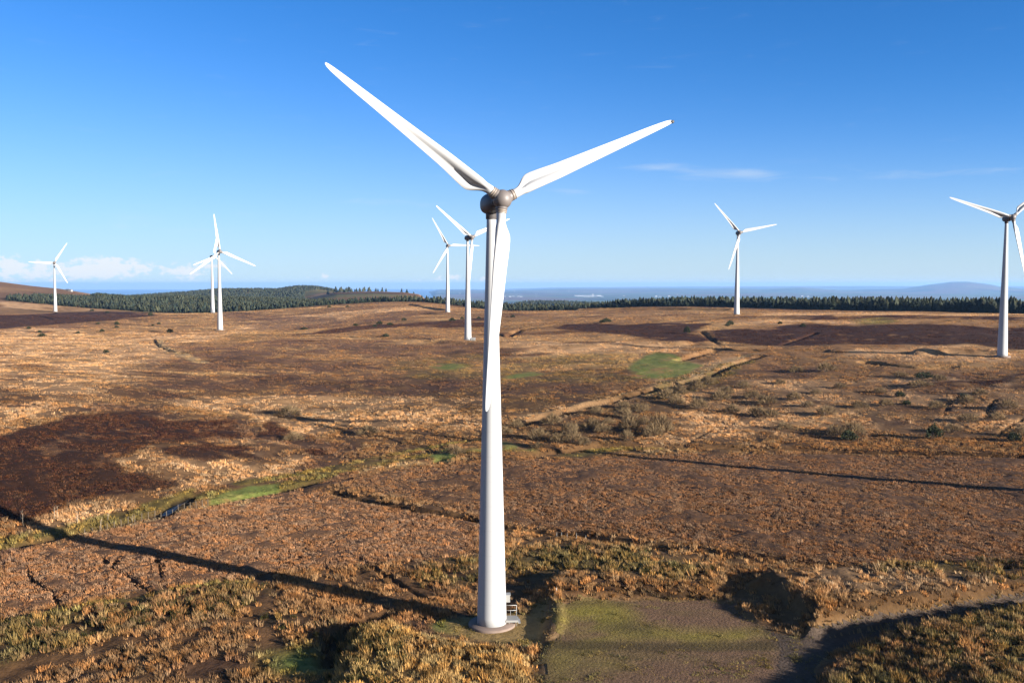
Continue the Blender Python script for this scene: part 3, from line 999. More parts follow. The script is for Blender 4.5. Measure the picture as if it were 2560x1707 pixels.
def pad_col(x, y):
    n = fbm(x, y, 6, 4, 501, .6)
    n2 = fbm(x * .5, y * 1.4, 9, 4, 502, .6)
    n3 = fbm(x, y, .8, 2, 503)
    g = A3(.110, .064, .037)
    c = np.ones(x.shape + (1,)) * g
    moss_w = np.zeros(x.shape)
    for px, k in ((oval(1470, 1560, 110, 60), 1.), (oval(1800, 1590, 130, 18), .9), (oval(1400, 1650, 70, 60), .8), (oval(1580, 1585, 140, 20), .8), (oval(1500, 1660, 80, 20), .6), (oval(1440, 1620, 90, 22), .8)):
        moss_w = np.maximum(moss_w, k * Region(flat(px, PAD_Z), 2.2, 2.0, 6, 504)(x, y))
    c = c + (MOSSY - c) * (moss_w * sstep(-.6, .2, n))[..., None]
    c = c + (A3(.10, .072, .026) - c) * (sstep(.05, .5, n2) * .6)[..., None]
    shade_stripe = Line(flat([(1310, 1612), (1500, 1613), (1700, 1618), (1900, 1616), (2000, 1610)], PAD_Z), .5, 1.2, .3)(x, y)  # cast shadow stripe across the hardstanding, painted into its pigment
    c = c + (A3(.05, .037, .014) - c) * (shade_stripe * .75)[..., None]
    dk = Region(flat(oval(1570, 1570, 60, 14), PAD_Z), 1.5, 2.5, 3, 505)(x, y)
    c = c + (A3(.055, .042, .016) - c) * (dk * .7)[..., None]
    tr = track_r(x, y)
    c = c + (A3(.065, .045, .032) - c) * tr[..., None]
    return np.clip(c * (1 + .2 * n3[..., None]), .01, .7)


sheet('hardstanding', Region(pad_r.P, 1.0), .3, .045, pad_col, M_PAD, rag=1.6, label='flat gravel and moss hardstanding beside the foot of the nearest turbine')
sheet('track', Region(track_r.P, 1.0), .3, .055, lambda x, y: np.clip(A3(.065, .046, .033) * (1 + .25 * fbm(x, y, 1.2, 3, 511))[..., None]
      * (1 - .35 * np.clip(fbm(x, y, 4, 3, 512), 0, 1))[..., None], .01, .6), M_PAD, 'gravel access track curving off the hardstanding between grassy mounds')


def build_water():
    m, t, b = material('sea_water')
    b.inputs['Base Color'].default_value = (.015, .06, .13, 1)
    b.inputs['Roughness'].default_value = .25
    b.inputs['IOR'].default_value = 1.33
    geo = t.n('ShaderNodeNewGeometry')
    bp = t.n('ShaderNodeBump')
    bp.inputs['Strength'].default_value = .6
    bp.inputs['Distance'].default_value = 8
    t.put(bp.inputs['Height'], t.noise(geo.outputs['Position'], .01, 4, .6))
    t.put(b.inputs['Normal'], bp.outputs[0])
    n = 128
    mb = MB()
    rad = [4500, 12000, 24000, 36000]
    vs = [(r * math.sin(2 * math.pi * k / n), r * math.cos(2 * math.pi * k / n), -152) for r in rad for k in range(n)]
    fs = [(i * n + k, (i + 1) * n + k, (i + 1) * n + (k + 1) % n, i * n + (k + 1) % n) for i in range(3) for k in range(n)]
    mb.add(vs, [f[::-1] for f in fs])
    tag(mb.build('sea', m), 'blue sea reaching to the horizon', kind='structure')
    # the little burn by the fence
    m2, t2, b2 = material('burn_water')
    b2.inputs['Base Color'].default_value = (.01, .016, .022, 1)
    b2.inputs['Roughness'].default_value = .12
    b2.inputs['IOR'].default_value = 1.14
    b2.inputs['Specular IOR Level'].default_value = .08
    P = survey(STREAM_PX)
    pts = []
    for i in range(len(P) - 1):
        for k in range(6):
            pts.append(P[i] + (P[i + 1] - P[i]) * k / 6)
    pts.append(P[-1])
    pts = np.array(pts)
    w = np.interp(np.linspace(0, 1, len(pts)), [0, .25, .5, .8, 1], [.5, .65, .4, .25, .12])
    tan = np.gradient(pts, axis=0)
    tan /= np.linalg.norm(tan, axis=1)[:, None]
    nor = np.stack([-tan[:, 1], tan[:, 0]], 1)
    mb = MB()
    L, Rr = pts + nor * w[:, None], pts - nor * w[:, None]
    z = np.minimum.accumulate(base_h(pts[:, 0], pts[:, 1])[::-1])[::-1] * 0 + float(np.percentile(ground_h(pts[:, 0], pts[:, 1]), 60)) + .22
    vs = [(a[0], a[1], c) for a, c in zip(L, z)] + [(a[0], a[1], c) for a, c in zip(Rr, z)]
    k = len(pts)
    mb.add(vs, [(i, i + 1, k + i + 1, k + i) for i in range(k - 1)])
    tag(mb.build('stream', m2), 'short dark bend of open water in the stream by the fence', kind='structure')
    return pts


STREAM = build_water()


# ------------------------------------------------------------------ turbines
TILT = math.radians(2.4)
H, OV, RB = 41.89, 3.43, 20.0


def naca(tt, n=15):
    x = .5 * (1 - np.cos(np.linspace(0, math.pi, n)))
    yt = 5 * tt * (.2969 * np.sqrt(x) - .126 * x - .3516 * x ** 2 + .2843 * x ** 3 - .1036 * x ** 4)
    return x, yt


def blade_mesh():
    #        r     chord thick camber twist  circle blend
    st = [(1.00, .90, 1.0, 0, 30, 1), (1.55, .90, 1.0, 0, 30, 1), (1.9, 1.02, .86, .0, 30, .75), (2.3, 1.30, .62, .03, 29, .32), (2.75, 1.66, .47, .06, 28, .10),
          (3.3, 1.86, .40, .075, 26, .0), (4.0, 1.84, .35, .075, 22.5, 0), (5.0, 1.70, .31, .07, 18, 0), (6.5, 1.52, .27, .06, 13, 0), (8.5, 1.34, .23, .05, 8.5, 0),
          (10.5, 1.18, .20, .045, 5.5, 0), (12.5, 1.03, .18, .04, 4, 0), (14.5, .88, .165, .04, 2.5, 0), (16.5, .76, .15, .035, 1.5, 0),
          (18.2, .61, .14, .03, .5, 0), (19.2, .48, .13, .02, 0, 0), (19.7, .34, .12, .01, 0, 0), (19.95, .17, .12, 0, 0, 0), (20.0, .05, .12, 0, 0, 0)]
    # refine along the span
    S = np.array(st, float)
    rr = np.concatenate([np.linspace(1.0, 4, 19)[:-1], np.linspace(4, 19.2, 24)[:-1], [19.2, 19.5, 19.7, 19.85, 19.95, 20.0]])
    prof = np.stack([np.interp(rr, S[:, 0], S[:, k]) for k in range(6)], 1)
    for k in (1, 2, 3, 5):
        a = prof[:, k].copy()
        a[1:-6] = (np.roll(prof[:, k], 1) + 2 * prof[:, k] + np.roll(prof[:, k], -1))[1:-6] / 4
        prof[:, k] = a
    n = 15
    vs = []
    for r, c, tt, cam_, tw, circ in prof:
        x, yt = naca(min(tt, .5), n)
        yc = 4 * cam_ * x * (1 - x)
        # nose at +x (leading edge), suction side at +y (down wind), pressure side hollow towards the trailing edge
        le = min(.46, .30 * c)
        up = np.stack([le - x * c, (yc + yt) * c], 1)
        hol = -.35 * yt * np.exp(-((x - .62) / .15) ** 2) * (1.0 if tt > .2 else .5)
        lo = np.stack([le - x * c, (yc - yt - hol * 3.8) * c], 1)
        sec = np.vstack([up, lo[-2:0:-1]])
        # match circle with the same parameter order
        th = np.concatenate([np.linspace(0, math.pi, n), np.linspace(math.pi, 2 * math.pi, n)[1:-1]])
        cir = np.stack([.45 * np.cos(th), .45 * np.sin(th)], 1)
        sec = sec * (1 - circ) + cir * circ
        a = math.radians(tw)
        # twist: leading edge turned up wind (-y)
        X = sec[:, 0] * math.cos(a) + sec[:, 1] * math.sin(a)
        Y = -sec[:, 0] * math.sin(a) + sec[:, 1] * math.cos(a)
        vs.append(np.stack([X, Y, np.full(len(X), r)], 1))
    m = len(vs[0])
    V = np.vstack(vs)
    fs = [(i * m + k, i * m + (k + 1) % m, (i + 1) * m + (k + 1) % m, (i + 1) * m + k) for i in range(len(vs) - 1) for k in range(m)]
    mb = MB()
    mb.add(V, [f[::-1] for f in fs], True)
    mb.f.append(tuple((len(vs) - 1) * m + k for k in range(m)))
    mb.sm.append(False)
    me = mb.mesh('blade', M_BLADE)
    import bmesh
    bm = bmesh.new(); bm.from_mesh(me)
    bmesh.ops.recalc_face_normals(bm, faces=bm.faces)
    bm.to_mesh(me); bm.free()
    return me


def turbine_meshes():
    d = {}
    top = H - 1.05
    mb = MB()
    prof = [(1.48 + (.445 - 1.48) * k / 40, top * k / 40) for k in range(41)]
    mb.lathe(prof, 64)
    d['tower'] = mb.mesh('tower', M_TOWER)
    mb = MB()
    mb.lathe([(.50, top - .45), (.54, top - .4), (.54, top + .02), (.64, top + .25), (.70, top + .7)], 40)
    d['yaw_bearing'] = mb.mesh('yaw_bearing', M_NAC)
    # nacelle: rounded body along the rotor axis
    mb = MB()
    L0, L1 = -OV + .95, 1.75
    n = 40
    rows = []
    N = 26
    for i in range(N + 1):
        t = i / N
        y = L0 + (L1 - L0) * t
        q = abs(2 * t - 1)
        r = 1.0 * max(0.0, 1 - q ** 2.6) ** (1 / 2.4)
        if t < .5:
            r = max(r, .70 * (1 - t))
        rows.append((max(r, .02), y))
    vs, fs = [], []
    for r, y in rows:
        for k in range(n):
            a = 2 * math.pi * k / n
            cx, cz = math.cos(a), math.sin(a)
            f = (abs(cx) ** 2.6 + abs(cz) ** 2.6) ** (-1 / 2.6)
            vs.append((r * f * cx, y, r * f * cz * 1.0))
    fs = [(i * n + k, i * n + (k + 1) % n, (i + 1) * n + (k + 1) % n, (i + 1) * n + k) for i in range(N) for k in range(n)]
    mb.add(vs, fs, True)
    mb.f += [tuple(range(n))[::-1], tuple(N * n + k for k in range(n))]
    mb.sm += [False, False]
    d['nacelle'] = mb.mesh('nacelle', M_NAC)
    mb = MB()
    mb.tube((.25, .9, .9), (.25, .9, 1.6), .03)
    d['wind_vane'] = mb.mesh('wind_vane', M_DARK)
    # hub: a ball with three sockets
    mb = MB()
    prof = [(.92 * math.sin(math.pi * k / 24) + .001, -.92 * math.cos(math.pi * k / 24)) for k in range(25)]
    mb.lathe(prof, 40)
    for k in range(3):
        mb.lathe([(.56, .3), (.56, .86), (.53, .93)], 32, Matrix.Rotation(k * 2 * math.pi / 3, 4, 'Y'), False)
    d['hub'] = mb.mesh('hub', M_HUB)
    mb = MB()
    mb.lathe([(.50, .80), (.50, .98), (.54, 1.0), (.54, 1.09), (.50, 1.11), (.50, 1.24), (.515, 1.25), (.515, 1.30), (.452, 1.32)], 32)
    d['collar'] = mb.mesh('collar', M_COLLAR)
    d['blade'] = blade_mesh()
    mb = MB()
    mb.lathe([(2.36, -.35), (2.36, .17), (2.30, .23), (1.3, .25)], 56)
    d['plinth'] = mb.mesh('plinth', M_CONC)
    return d


TM = turbine_meshes()


def pose(root, parts, yaw, phase, x, y, z):
    root.matrix_world = Matrix.Translation((x, y, z)) @ Matrix.Rotation(yaw, 4, 'Z')
    root.location = (x, y, z)
    root.rotation_euler = (0, 0, yaw)
    nac = Matrix.Translation((0, 0, H)) @ Matrix.Rotation(-TILT, 4, 'X')
    hub = nac @ Matrix.Translation((0, -OV, 0))
    k = 0
    for p in parts:
        n = p.name.split('.')[0]
        if n in ('nacelle',):
            p.matrix_local = nac
        elif n == 'hub':
            p.matrix_local = hub @ Matrix.Rotation(phase, 4, 'Y')
        elif n == 'blade':
            p.matrix_local = hub @ Matrix.Rotation(phase + k * 2 * math.pi / 3, 4, 'Y')
            k += 1


def build_turbines():
    root = bpy.data.objects.new('wind_turbine', None)
    COL.objects.link(root)
    parts = [link(n, TM[n], root) for n in ('plinth', 'tower', 'yaw_bearing', 'nacelle', 'hub')]
    link('wind_vane', TM['wind_vane'], parts[3])
    for k in range(3):
        b = link('blade', TM['blade'], root)
        link('collar', TM['collar'], b)
        parts.append(b)

    def dup():
        r = root.copy(); COL.objects.link(r)
        out = []
        for p in parts:
            c = p.copy(); COL.objects.link(c); c.parent = r
            out.append(c)
            for g in p.children:
                h = g.copy(); COL.objects.link(h); h.parent = c
        return r, out
    labels = ['largest white wind turbine, standing in the foreground beside the gravel hardstanding',
              'farthest left small white turbine in front of the dark conifer plantation and cumulus clouds',
              'smaller turbine half hidden behind another tower, with its foot against the plantation edge',
              'white turbine on the left moor overlapping a smaller turbine right behind it',
              'turbine on the rounded hilltop with one blade level, left of the closest pair of towers',
              'white turbine with a small white cabinet at its foot, just left of the foreground tower',
              'lone white turbine right of the foreground one, in front of the straight tree line',
              'turbine cut by the right edge of the photo, standing behind the pale scrub']
    made = [(root, parts)] + [dup() for _ in range(7)]
    for (r, ps), (x, y, z, yaw, ph), lb in zip(made, TURB, labels):
        gz = float(ground_h(np.array([x]), np.array([y]))[0])
        zz = z if abs(gz - z) < .3 else .5 * (z + gz)
        pose(r, ps, math.radians(yaw), math.radians(ph), x, y, zz)
        tag(r, lb, 'wind turbine', 'white three bladed turbines across the moor')
    # one more just outside the right edge: its long shadow crosses the fields
    r, ps = dup()
    x, y = 107.5, 127.0
    pose(r, ps, math.radians(18), math.radians(100), x, y, float(ground_h(np.array([x]), np.array([y]))[0]))
    tag(r, 'turbine beyond the right edge whose long thin shadow crosses the fields', 'wind turbine', 'white three bladed turbines across the moor')
    # tiny ones far out on the lowland
    for u, v, d, ph in ((1340, 743, 13200, 20), (1503, 733, 16500, 55), (1693, 746, 12600, 80), (1422, 729, 18500, 10), (1287, 731, 17000, 45)):
        r, ps = dup()
        dx, dy, dz = dirs(u, v)
        h = np.hypot(dx, dy)
        x, y = dx / h * d, dy / h * d
        pose(r, ps, math.radians(20), math.radians(ph), x, y, float(ground_h(np.array([x]), np.array([y]))[0]))
        tag(r, 'tiny white turbine far out on the hazy blue lowland', 'wind turbine', 'tiny turbines on the far lowland')
    # dark tip of the right hand blade of the nearest turbine
    mb = MB()
    mb.lathe([(.02, 19.72), (.15, 19.74), (.17, 19.9), (.11, 20.06), (.02, 20.1)], 12, Matrix.Diagonal((1, .45, 1, 1)))
    mb.build('tip_cap', M_DARK, parts[5])
    # access platform and wall box on the right of the tower
    pf = link('access_platform', MB().box((1.98, .05, .62), (1.15, 1.35, .07)).mesh('access_platform', M_STEEL), root)
    pf.rotation_euler = (0, 0, -math.radians(18.8) + math.radians(3))
    mb = MB()
    mb.box((1.98, -.66, .56), (1.25, .09, .2)).box((2.63, -.02, .50), (.12, 1.4, .1))
    mb.box((2.72, -.05, .36), (.26, 1.2, .05))
    mb.build('step_edge', M_WHITE, pf)
    mb = MB()
    yb = .68
    mb.tube((1.3, yb, 1.72), (2.5, yb, 1.72), .035).tube((1.3, yb, 1.2), (2.5, yb, 1.2), .03).tube((2.5, yb, .6), (2.5, yb, 1.74), .035).tube((1.9, yb, .6), (1.9, yb, 1.2), .02)
    mb.build('handrail', M_WHITE, pf)
    for sx in (1.7, 2.45):
        for sy in (-.5, .55):
            MB().tube((sx, sy, .0), (sx, sy, .6), .035).build('support_leg', M_STEEL, pf)
    bx = MB()
    bx.box((1.58, .35, 2.62), (.5, .7, .72)).box((1.60, .35, 3.0), (.58, .78, .05))
    o = bx.build('wall_box', M_WHITE, root)
    o.rotation_euler = pf.rotation_euler
    return root


MAIN = build_turbines()

# white cabinet at the foot of the turbine left of the nearest tower
mb = MB()
mb.box((0, 0, .75), (2.0, 1.6, 1.5)).box((0, 0, 1.55), (2.2, 1.8, .1))
o = mb.build('transformer_cabinet', M_WHITE)
p = survey([(1182, 852)])[0]
o.location = (p[0] + .2, 381.0, float(ground_h(np.array([p[0]]), np.array([381.0]))[0]) - .05)
MB().box((0, -.82, .8), (.8, .03, 1.2)).build('door', M_STEEL, o)
tag(o, 'small white transformer cabinet beside the foot of a mid-distance turbine', 'cabinet')

# ------------------------------------------------------------------ marker posts and fence
def marker(x, y, h, w):
    mb = MB()
    mb.lathe([(w, -.1), (w * .8, h * .5), (w * .35, h * .9), (.01, h)], 8)
    o = mb.build('marker_post', M_WHITE)
    o.location = (x, y, float(ground_h(np.array([x]), np.array([y]))[0]))
    return o


xy = flat([(1391, 1500)], PAD_Z)[0]
tag(marker(xy[0], xy[1] + .2, .55, .10), 'little white marker post at the back corner of the hardstanding', 'post')
for i, (u, v) in enumerate([(1392, 1341), (1404, 1341), (1418, 1341), (1441, 1343), (1464, 1344)]):
    q = survey([(u, v)])[0]
    tag(marker(q[0], q[1], .75, .035), 'thin white stake in the row along the dark ditch right of the tower', 'stake', 'white stakes along the ditch')
q = survey([(2154, 1437)])[0]
tag(marker(q[0], q[1], .75, .09), 'lone short white stake in the rushes above the grassy mound', 'stake')


def build_fence():
    P = survey([(212, 1326), (274, 1318), (330, 1306), (382, 1296), (453, 1279), (520, 1266)])
    seg = np.hypot(*np.diff(P, axis=0).T)
    s = np.concatenate([[0], np.cumsum(seg)])
    root = bpy.data.objects.new('fence', None)
    COL.objects.link(root)
    tops = []
    n = 20
    for k in range(n):
        t = s[-1] * k / (n - 1)
        x, y = np.interp(t, s, P[:, 0]), np.interp(t, s, P[:, 1])
        z = float(ground_h(np.array([x]), np.array([y]))[0])
        if k == 0:
            root.location = (x, y, z)
            o0 = Vector((x, y, z))
        b = Vector((x, y, z)) - o0
        lean = Vector((random.uniform(-.06, .06), random.uniform(-.06, .06), 0))
        MB().tube(b - Vector((0, 0, .3)), b + Vector((0, 0, 1.25)) + lean, .065, .06, 8).build('post', M_POST, root)
        tops.append(b + lean * .8)
    mb = MB()
    for h in (.35, .7, 1.1):
        for a, b in zip(tops[:-1], tops[1:]):
            mb.tube(a + Vector((0, 0, h)), b + Vector((0, 0, h)), .009, None, 5)
    mb.build('wire', M_POST, root)
    tag(root, 'weathered post and wire fence between the reddish field and the stream', 'fence')


build_fence()


# ------------------------------------------------------------------ plants
def tris_mesh(name, V, C, mats):
    """V (n,3,3) triangles, C (n,3) or (n,3,3) pigments"""
    n = len(V)
    if C.ndim == 2:
        C = np.repeat(C[:, None], 3, 1)
    return raw_mesh(name, V.reshape(-1, 3), np.arange(n * 3), np.full(n, 3), mats, C.reshape(-1, 3))


def tuft_tris(x, y, z, hgt, rad, wid, n, col, lean=.5, seed=1):
    """blades of grass for tufts standing at x,y,z: one triangle a blade"""
    r = np.random.default_rng(seed)
    N = len(x)
    a = r.uniform(0, 2 * math.pi, (N, n))
    rr = rad[:, None] * np.sqrt(r.uniform(0, 1, (N, n)))
    bx, by = x[:, None] + rr * np.cos(a), y[:, None] + rr * np.sin(a)
    h = hgt[:, None] * r.uniform(.55, 1.15, (N, n))
    out = lean * h * r.uniform(.1, 1.0, (N, n))
    wx, wy = -.12, .06
    tx, ty = bx + out * np.cos(a) + wx * h, by + out * np.sin(a) + wy * h
    fa = r.uniform(0, math.pi, (N, n))
    w = wid[:, None] * r.uniform(.6, 1.2, (N, n)) * .5
    ox, oy = w * np.cos(fa), w * np.sin(fa)
    zb = np.broadcast_to(z[:, None] - .06, (N, n))
    V = np.stack([np.stack([bx - ox, by - oy, zb], -1), np.stack([bx + ox, by + oy, zb], -1),
                  np.stack([tx, ty, zb + h], -1)], 2)
    j = r.uniform(.75, 1.3, (N, n, 1)) * np.array([1, 1, 1]) + r.normal(0, .03, (N, n, 1)) * np.array([1, .3, -.5])
    cc = np.clip(col[:, None] * j, .01, .8)
    return V.reshape(-1, 3, 3), cc.reshape(-1, 3)


def scatter_grass():
    Vs, Cs = [], []
    bands = [(66, 105, 5.2, 19, .10), (105, 150, 6.6, 13, .10), (150, 230, 4.6, 9, .12), (230, 340, 1.9, 7, .17), (340, 520, .85, 6, .24), (520, 860, .24, 6, .38)]
    half = math.radians(31.5)
    for bi, (r0, r1, dens, nb, w) in enumerate(bands):
        g = np.random.default_rng(100 + bi)
        area = half * (r1 ** 2 - r0 ** 2)
        N = int(area * dens * 1.25)
        r = np.sqrt(g.uniform(r0 ** 2, r1 ** 2, N))
        a = g.uniform(-half, half, N)
        x, y = r * np.sin(a), r * np.cos(a)
        made = np.maximum(np.maximum(pad_r(x, y), track_r(x, y)), lawn_r(x, y))
        gr = np.zeros(N)
        for q in R_GREEN:
            gr = np.maximum(gr, q(x, y))
        he = np.zeros(N)
        for q in R_HEATH + R_HEATHF:
            he = np.maximum(he, q(x, y))
        fi = np.zeros(N)
        for q in R_FIELD:
            fi = np.maximum(fi, q(x, y))
        ru = np.zeros(N)
        for q in R_RUSH:
            ru = np.maximum(ru, q(x, y))
        dm = np.zeros(N)
        for l, d in DITCH:
            dm = np.maximum(dm, l(x, y))
        clump = fbm(x, y, 2.4, 3, 601, .6)
        orr = np.zeros(N)
        for q in R_ORANGE:
            orr = np.maximum(orr, q(x, y))
        orr = np.maximum(orr, .7 * np.maximum(R_HUMP[0](x, y), Region(MOUND_B, 1)(x, y)))
        onpad = sstep(.25, .75, made) * np.clip((fbm(x, y, 3.5, 3, 611) > -.08) * .6 + .8 * (1 - sstep(.3, 2.2, np.abs(pad_r.sd(x, y)))), 0, 1)
        prob = np.maximum(1 - made, onpad) * (1 - .45 * gr) * (1 - .55 * dm) * np.where(fi > .5, 1.0, 1) * sstep(-.30, .22, clump + 1.1 * fi + 1.0 * orr + .45 * he)
        k = (g.uniform(0, 1, N) < prob) & (seg_dist(x, y, STREAM) > 1.6)
        x, y, r, gr, he, fi, ru, clump, made = x[k], y[k], r[k], gr[k], he[k], fi[k], ru[k], clump[k], made[k]
        # blades gather into tussocks with dark gaps between them
        cell = np.where(ru > .4, 1.15, np.where(fi > .5, .85, 1.0)) * (1.0 if r1 < 240 else 1.4)
        wx = (x * .83 + y * .56 + 2.6 * fbm(x, y, 7, 3, 621)) / cell
        wy = (y * .83 - x * .56 + 2.6 * fbm(x, y, 7, 3, 622)) / cell
        wx = wx + .5 * np.floor(wy)
        ix, iy = np.floor(wx).astype(np.int64), np.floor(wy).astype(np.int64)
        dx = (ix + .08 + .84 * _hash(ix, iy, 51) - wx) * cell
        dy = (iy + .08 + .84 * _hash(ix, iy, 52) - wy) * cell
        pull = np.where(fi > .5, .20, np.where(ru > .4, .66, .56)) * np.where(made > .5, .2, 1) * (1.0 if r1 < 160 else .75 if r1 < 240 else .35)
        x, y = x + (dx * .83 - dy * .56) * pull, y + (dx * .56 + dy * .83) * pull
        tone = .62 + .76 * _hash(ix, iy, 53)
        hue = _hash(ix, iy, 54)
        tall = .76 + .48 * _hash(ix, iy, 55)
        z = ground_h(x, y)
        h = tall * (.40 + .24 * clump) * (1.0 if r1 < 160 else .85 if r1 < 240 else .68) * g.uniform(.7, 1.35, len(x))
        h = h * (1 - .35 * fi) * (1 - .55 * gr) * (1 - .3 * he) * (1 + .3 * ru) * (1 - .6 * sstep(.25, .75, made))
        rad = np.full(len(x), .26) * (w / .095) ** .8 * g.uniform(.7, 1.4, len(x)) * (1 - .2 * fi)
        col = ground_col(x, y, r)
        t = g.uniform(0, 1, len(x))
        col = col + (A3(.11, .085, .026) - col) * sstep(.3, .8, made)[:, None]
        tw = np.where(fi > .5, .45, 1.0) * (1.0 if r1 < 240 else .6)
        col = col * (1 + (tone - 1) * tw)[:, None]
        col = col * (1 + ((hue - .5) * .35)[:, None] * A3(1, .1, -1.2))
        kf = 1.0 if r1 < 160 else .6 if r1 < 240 else .35
        pale = col * (1 + .3 * kf) + A3(.035, .024, .01) * kf
        dark = col * (1 - .38 * kf)
        isr = (ru > .4)
        col = np.where(((t > .52) & (he < .5) & ((fi < .5) | (t > .86)))[:, None], pale, col)
        col = np.where(((t > .84) & (he > .5))[:, None], A3(.105, .048, .022), col)
        col = np.where((t < np.where(isr, .38, .2))[:, None], dark, col)
        edge = sstep(edge_dist(np.arctan2(x, y)) - 20, edge_dist(np.arctan2(x, y)), r)
        h = h * (1 - edge)
        rushg = A3(.046, .040, .012)
        col = np.where((isr & (t < .3))[:, None], rushg, col)
        V, C = tuft_tris(x, y, z, h, rad, np.full(len(x), w) * (1 + .25 * ru), nb, col, .55, 700 + bi)
        Vs.append(V); Cs.append(C)
    V, C = np.concatenate(Vs), np.concatenate(Cs)
    o = link('moor_grass', tris_mesh('moor_grass', V, C, [M_GRASS]))
    tag(o, 'dry tussocky moor grass, rushes and heather covering the ground', 'grass', kind='stuff')
    return len(V)


N_GRASS = scatter_grass()


def shrub_mesh(seed, green=False):
    """a twiggy dome: fine strands rising from a few stems; the green kind is leafy"""
    r = np.random.default_rng(seed)
    n = 760 if not green else 520
    th = r.uniform(0, 2 * math.pi, n)
    ph = np.arccos(r.uniform(.0, 1, n))
    rad = r.uniform(.35, 1.0, n) ** .5
    lob = 1 + .25 * np.sin(th * 3 + seed) + .15 * np.sin(th * 5 + seed * 2)
    px = rad * lob * np.sin(ph) * np.cos(th)
    py = rad * lob * np.sin(ph) * np.sin(th)
    pz = rad * (.25 + .85 * np.cos(ph)) * (1 + .12 * np.sin(th * 2 + seed))
    P = np.stack([px, py, pz], 1)
    d = P + r.normal(0, .35, (n, 3)) + np.array([0, 0, .45])
    d /= np.linalg.norm(d, axis=1)[:, None]
    s = np.cross(d, r.normal(0, 1, (n, 3)))
    s /= np.linalg.norm(s, axis=1)[:, None]
    if green:
        ln, w = r.uniform(.14, .3, n), r.uniform(.05, .1, n)
    else:
        ln, w = r.uniform(.3, .6, n), r.uniform(.012, .032, n)
    V = np.stack([P - s * w[:, None], P + s * w[:, None], P + d * ln[:, None]], 1)
    base = A3(.030, .034, .015) if green else A3(.15, .102, .052)
    C = base * r.uniform(.6, 1.4, (n, 1))
    # stems from the foot
    m = 26
    a = r.uniform(0, 2 * math.pi, m)
    tip = np.stack([.6 * np.cos(a), .6 * np.sin(a), r.uniform(.5, .9, m)], 1)
    b0 = np.stack([.06 * np.cos(a), .06 * np.sin(a), np.full(m, -.1)], 1)
    sd_ = np.stack([-np.sin(a), np.cos(a), np.zeros(m)], 1) * .022
    V2 = np.stack([b0 - sd_, b0 + sd_, tip], 1)
    C2 = A3(.13, .10, .075) * r.uniform(.7, 1.2, (m, 1))
    return tris_mesh('crown', V, C, [M_TWIG if not green else M_LEAF]), tris_mesh('stems', V2, C2, [M_BARK])


